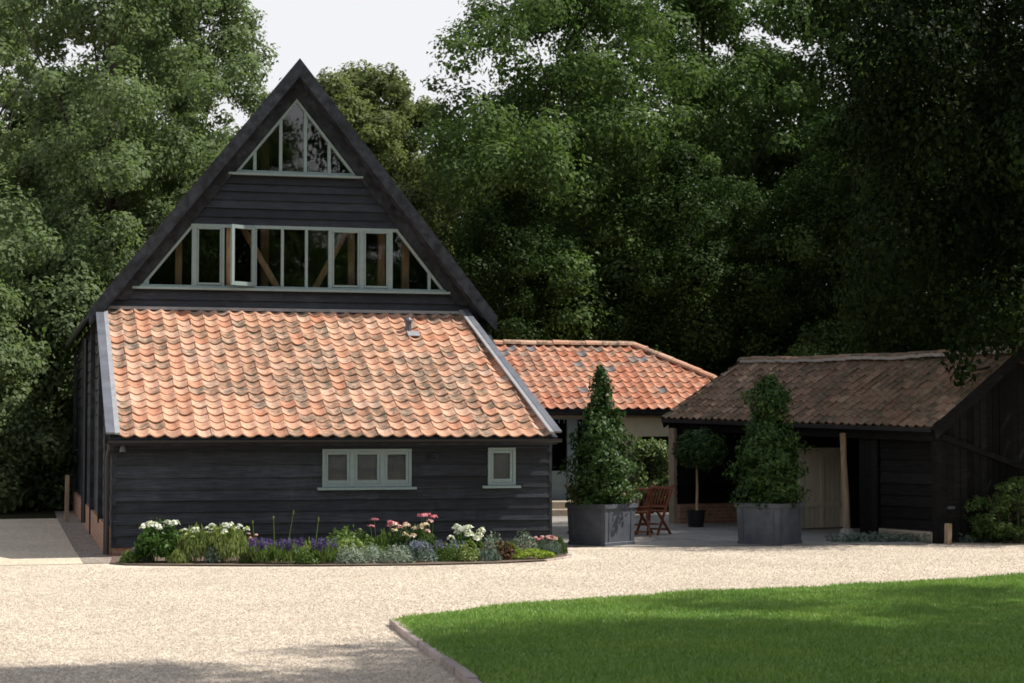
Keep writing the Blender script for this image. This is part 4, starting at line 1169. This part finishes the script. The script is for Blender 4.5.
def tree(proto, name, x, y, sc, rz, label, group=None, szc=None, cat='tree'):
    t_ = thing(name, (x, y, 0), label, cat, group, rz)
    t_.scale = (sc, sc, szc or sc)
    link_mesh(proto[0], 'trunk', t_); link_mesh(proto[1], 'crown', t_)
    return t_
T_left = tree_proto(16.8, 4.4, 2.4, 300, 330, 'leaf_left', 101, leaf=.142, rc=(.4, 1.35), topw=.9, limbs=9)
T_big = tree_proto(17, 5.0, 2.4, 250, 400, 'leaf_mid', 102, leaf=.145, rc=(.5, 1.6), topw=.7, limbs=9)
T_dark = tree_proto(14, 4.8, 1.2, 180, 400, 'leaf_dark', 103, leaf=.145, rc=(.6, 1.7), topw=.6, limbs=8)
T_pale = tree_proto(12, 3.6, 1.8, 200, 260, 'leaf_pale', 104, leaf=.132, rc=(.35, 1.05), topw=.8, limbs=8)
T_bush = tree_proto(5.5, 3.0, .2, 80, 430, 'leaf_mid', 105, leaf=.135, rc=(.5, 1.3), topw=.6)
T_bushl = tree_proto(5.5, 3.0, .2, 80, 430, 'leaf_left', 106, leaf=.132, rc=(.5, 1.3), topw=.6)
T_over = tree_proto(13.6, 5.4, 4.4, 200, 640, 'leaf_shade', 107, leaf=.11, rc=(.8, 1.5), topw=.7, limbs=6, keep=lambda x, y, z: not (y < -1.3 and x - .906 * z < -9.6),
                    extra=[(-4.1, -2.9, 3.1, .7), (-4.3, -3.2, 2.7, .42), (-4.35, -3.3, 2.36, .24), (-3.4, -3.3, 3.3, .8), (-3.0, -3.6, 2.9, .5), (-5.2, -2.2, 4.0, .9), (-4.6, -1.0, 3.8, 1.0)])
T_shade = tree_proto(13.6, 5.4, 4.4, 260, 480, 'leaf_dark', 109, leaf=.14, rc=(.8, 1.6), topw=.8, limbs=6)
WL, WM, WR, WB = 'trees of the wood left of the barn', 'trees rising behind the barn', 'trees of the wood behind the sheds', 'far trees at the back of the wood'
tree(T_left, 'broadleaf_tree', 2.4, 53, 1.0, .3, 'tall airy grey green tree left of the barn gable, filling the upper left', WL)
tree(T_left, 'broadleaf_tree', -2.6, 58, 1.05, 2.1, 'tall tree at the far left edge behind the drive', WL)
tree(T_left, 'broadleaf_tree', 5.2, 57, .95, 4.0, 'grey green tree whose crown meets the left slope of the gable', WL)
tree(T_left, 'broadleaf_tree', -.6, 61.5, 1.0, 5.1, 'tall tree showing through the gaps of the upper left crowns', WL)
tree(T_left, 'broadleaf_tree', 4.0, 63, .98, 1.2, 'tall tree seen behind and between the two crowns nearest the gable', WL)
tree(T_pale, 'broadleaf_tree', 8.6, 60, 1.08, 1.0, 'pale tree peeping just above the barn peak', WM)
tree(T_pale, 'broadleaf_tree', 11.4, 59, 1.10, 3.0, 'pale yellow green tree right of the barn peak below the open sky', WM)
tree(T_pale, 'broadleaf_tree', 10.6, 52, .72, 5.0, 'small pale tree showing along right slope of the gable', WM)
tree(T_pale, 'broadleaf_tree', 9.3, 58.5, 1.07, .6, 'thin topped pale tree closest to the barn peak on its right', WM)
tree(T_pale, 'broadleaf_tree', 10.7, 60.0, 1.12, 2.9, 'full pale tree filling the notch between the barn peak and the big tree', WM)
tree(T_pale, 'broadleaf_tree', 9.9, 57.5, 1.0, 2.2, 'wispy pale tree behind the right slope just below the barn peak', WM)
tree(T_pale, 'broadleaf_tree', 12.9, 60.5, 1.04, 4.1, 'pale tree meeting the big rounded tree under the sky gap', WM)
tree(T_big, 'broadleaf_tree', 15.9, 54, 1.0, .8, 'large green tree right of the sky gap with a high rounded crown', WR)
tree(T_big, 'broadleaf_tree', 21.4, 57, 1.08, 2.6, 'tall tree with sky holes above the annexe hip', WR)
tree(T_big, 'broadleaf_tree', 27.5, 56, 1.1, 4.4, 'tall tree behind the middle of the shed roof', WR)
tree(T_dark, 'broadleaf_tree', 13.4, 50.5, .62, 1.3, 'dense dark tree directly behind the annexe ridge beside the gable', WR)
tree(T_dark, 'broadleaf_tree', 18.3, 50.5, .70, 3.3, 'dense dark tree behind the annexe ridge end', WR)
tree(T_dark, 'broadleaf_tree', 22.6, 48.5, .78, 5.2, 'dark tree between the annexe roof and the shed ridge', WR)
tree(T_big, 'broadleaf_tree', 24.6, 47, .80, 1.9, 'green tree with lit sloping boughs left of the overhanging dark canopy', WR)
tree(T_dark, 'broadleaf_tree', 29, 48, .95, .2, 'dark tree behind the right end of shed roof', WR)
tree(T_bushl, 'large_bush', -1.2, 47.5, 1.0, .4, 'rounded grey green bush at the left edge beyond the drive', WL, cat='bush')
tree(T_bushl, 'large_bush', .9, 50.0, 1.15, 2.4, 'tall leafy bush beside the far corner of the barn', WL, cat='bush')
tree(T_bush, 'large_bush', -3.8, 52, 1.3, 1.4, 'deep green bush behind the left edge bush', WL, cat='bush')
tree(T_bush, 'large_bush', 20.2, 46.5, .75, 3.4, 'low dark bush just behind the annexe hip', WR, cat='bush')
tree(T_bush, 'large_bush', 24.5, 43.5, .8, .4, 'low dark bush behind the shed ridge', WR, cat='bush')
for i, (x, y, s_) in enumerate(((-6, 66, 1.0), (1.5, 66, 1.0), (7, 68, .78), (13.5, 67, .80), (20, 66, 1.1), (27, 66, 1.15), (34, 62, 1.15), (37, 54, 1.0), (18, 72, 1.0), (25, 74, 1.0), (11, 75, .85), (4, 74, 1.0))):
    tree(T_dark, 'broadleaf_tree', x, y, s_, i * 1.7, 'distant dark tree at the back of the wood, glimpsed between nearer crowns', WB)
for i, (x, y, s_) in enumerate(((16.5, 58, 1.0), (21, 61, 1.1), (26, 60, 1.1), (31, 57, 1.1), (12.5, 58, .8), (3, 60, 1.0), (-2, 63, 1.1), (8.5, 63, 1.0))):
    tree(T_bush, 'large_bush', x, y, s_, i * 1.3, 'shadowy undergrowth bush deep in the wood', 'undergrowth bushes deep in the wood', cat='bush')
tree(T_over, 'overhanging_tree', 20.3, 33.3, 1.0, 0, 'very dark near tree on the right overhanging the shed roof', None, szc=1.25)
tree(T_dark, 'broadleaf_tree', 23.5, 37.2, 1.0, 2.2, 'dark tree right behind the shed, merging with the overhanging canopy', WR)
tree(T_dark, 'broadleaf_tree', 19.8, 39.9, .36, 1.2, 'slim dark tree added behind the shed to shade the gap beside the annexe', None, szc=.66)  # added to keep sun off the paving between shed and annexe
# trees outside the frame, whose shade falls across the foreground and which the panes mirror
for i, (x, y) in enumerate(((31, 24), (33.5, 17), (35, 30))):  # added so the open casement mirrors leaves instead of bright sky
    tree(T_big, 'broadleaf_tree', x, y, .85, i * 2.3, 'leafy tree added far outside the right edge of the frame for the open pane to mirror', 'trees added beyond the right edge')
SH = 'shade trees round the forecourt'
for i, (x, y, s_) in enumerate(((17.6, 12.4, 1.08), (14.8, 10.6, 1.12))):
    tree(T_shade, 'shade_tree', x, y, s_, 1.2 + i * 1.9, 'dark shade tree standing outside the frame at the right of lawn', SH, szc=s_ * (1.3 if i != 1 else 1.55))
for i, (x, y) in enumerate(((-22, -22), (-14, -25), (-7, -21), (1, -26), (6.6, -22), (11.5, -24), (-28, -14), (-27, 0))):
    tree(T_big, 'broadleaf_tree', x, y, 1.06, i * 1.1, 'leafy tree beyond the forecourt behind the viewer', 'trees behind the viewer')

for i in range(8):  # added row that blocks the sky in the strip window's reflection
    tree(T_dark, 'broadleaf_tree', -4 + 3.6 * i, -29 - 1.5 * (i % 2), .92, i * 1.4, 'dark dense tree added unseen behind the viewer to darken what the panes mirror', 'dense trees added behind the viewer')
mb = MB()
mb.tube([(8.2 + 13.2 * k / 14, 60 - 3 * k / 14, 11.35 - 1.0 * math.sin(math.pi * k / 14) * .35) for k in range(15)], .016, 5)
tag(mb.build('overhead_cable', 'cable'), 'thin dark overhead cable strung across the trees right of the gable', 'cable')
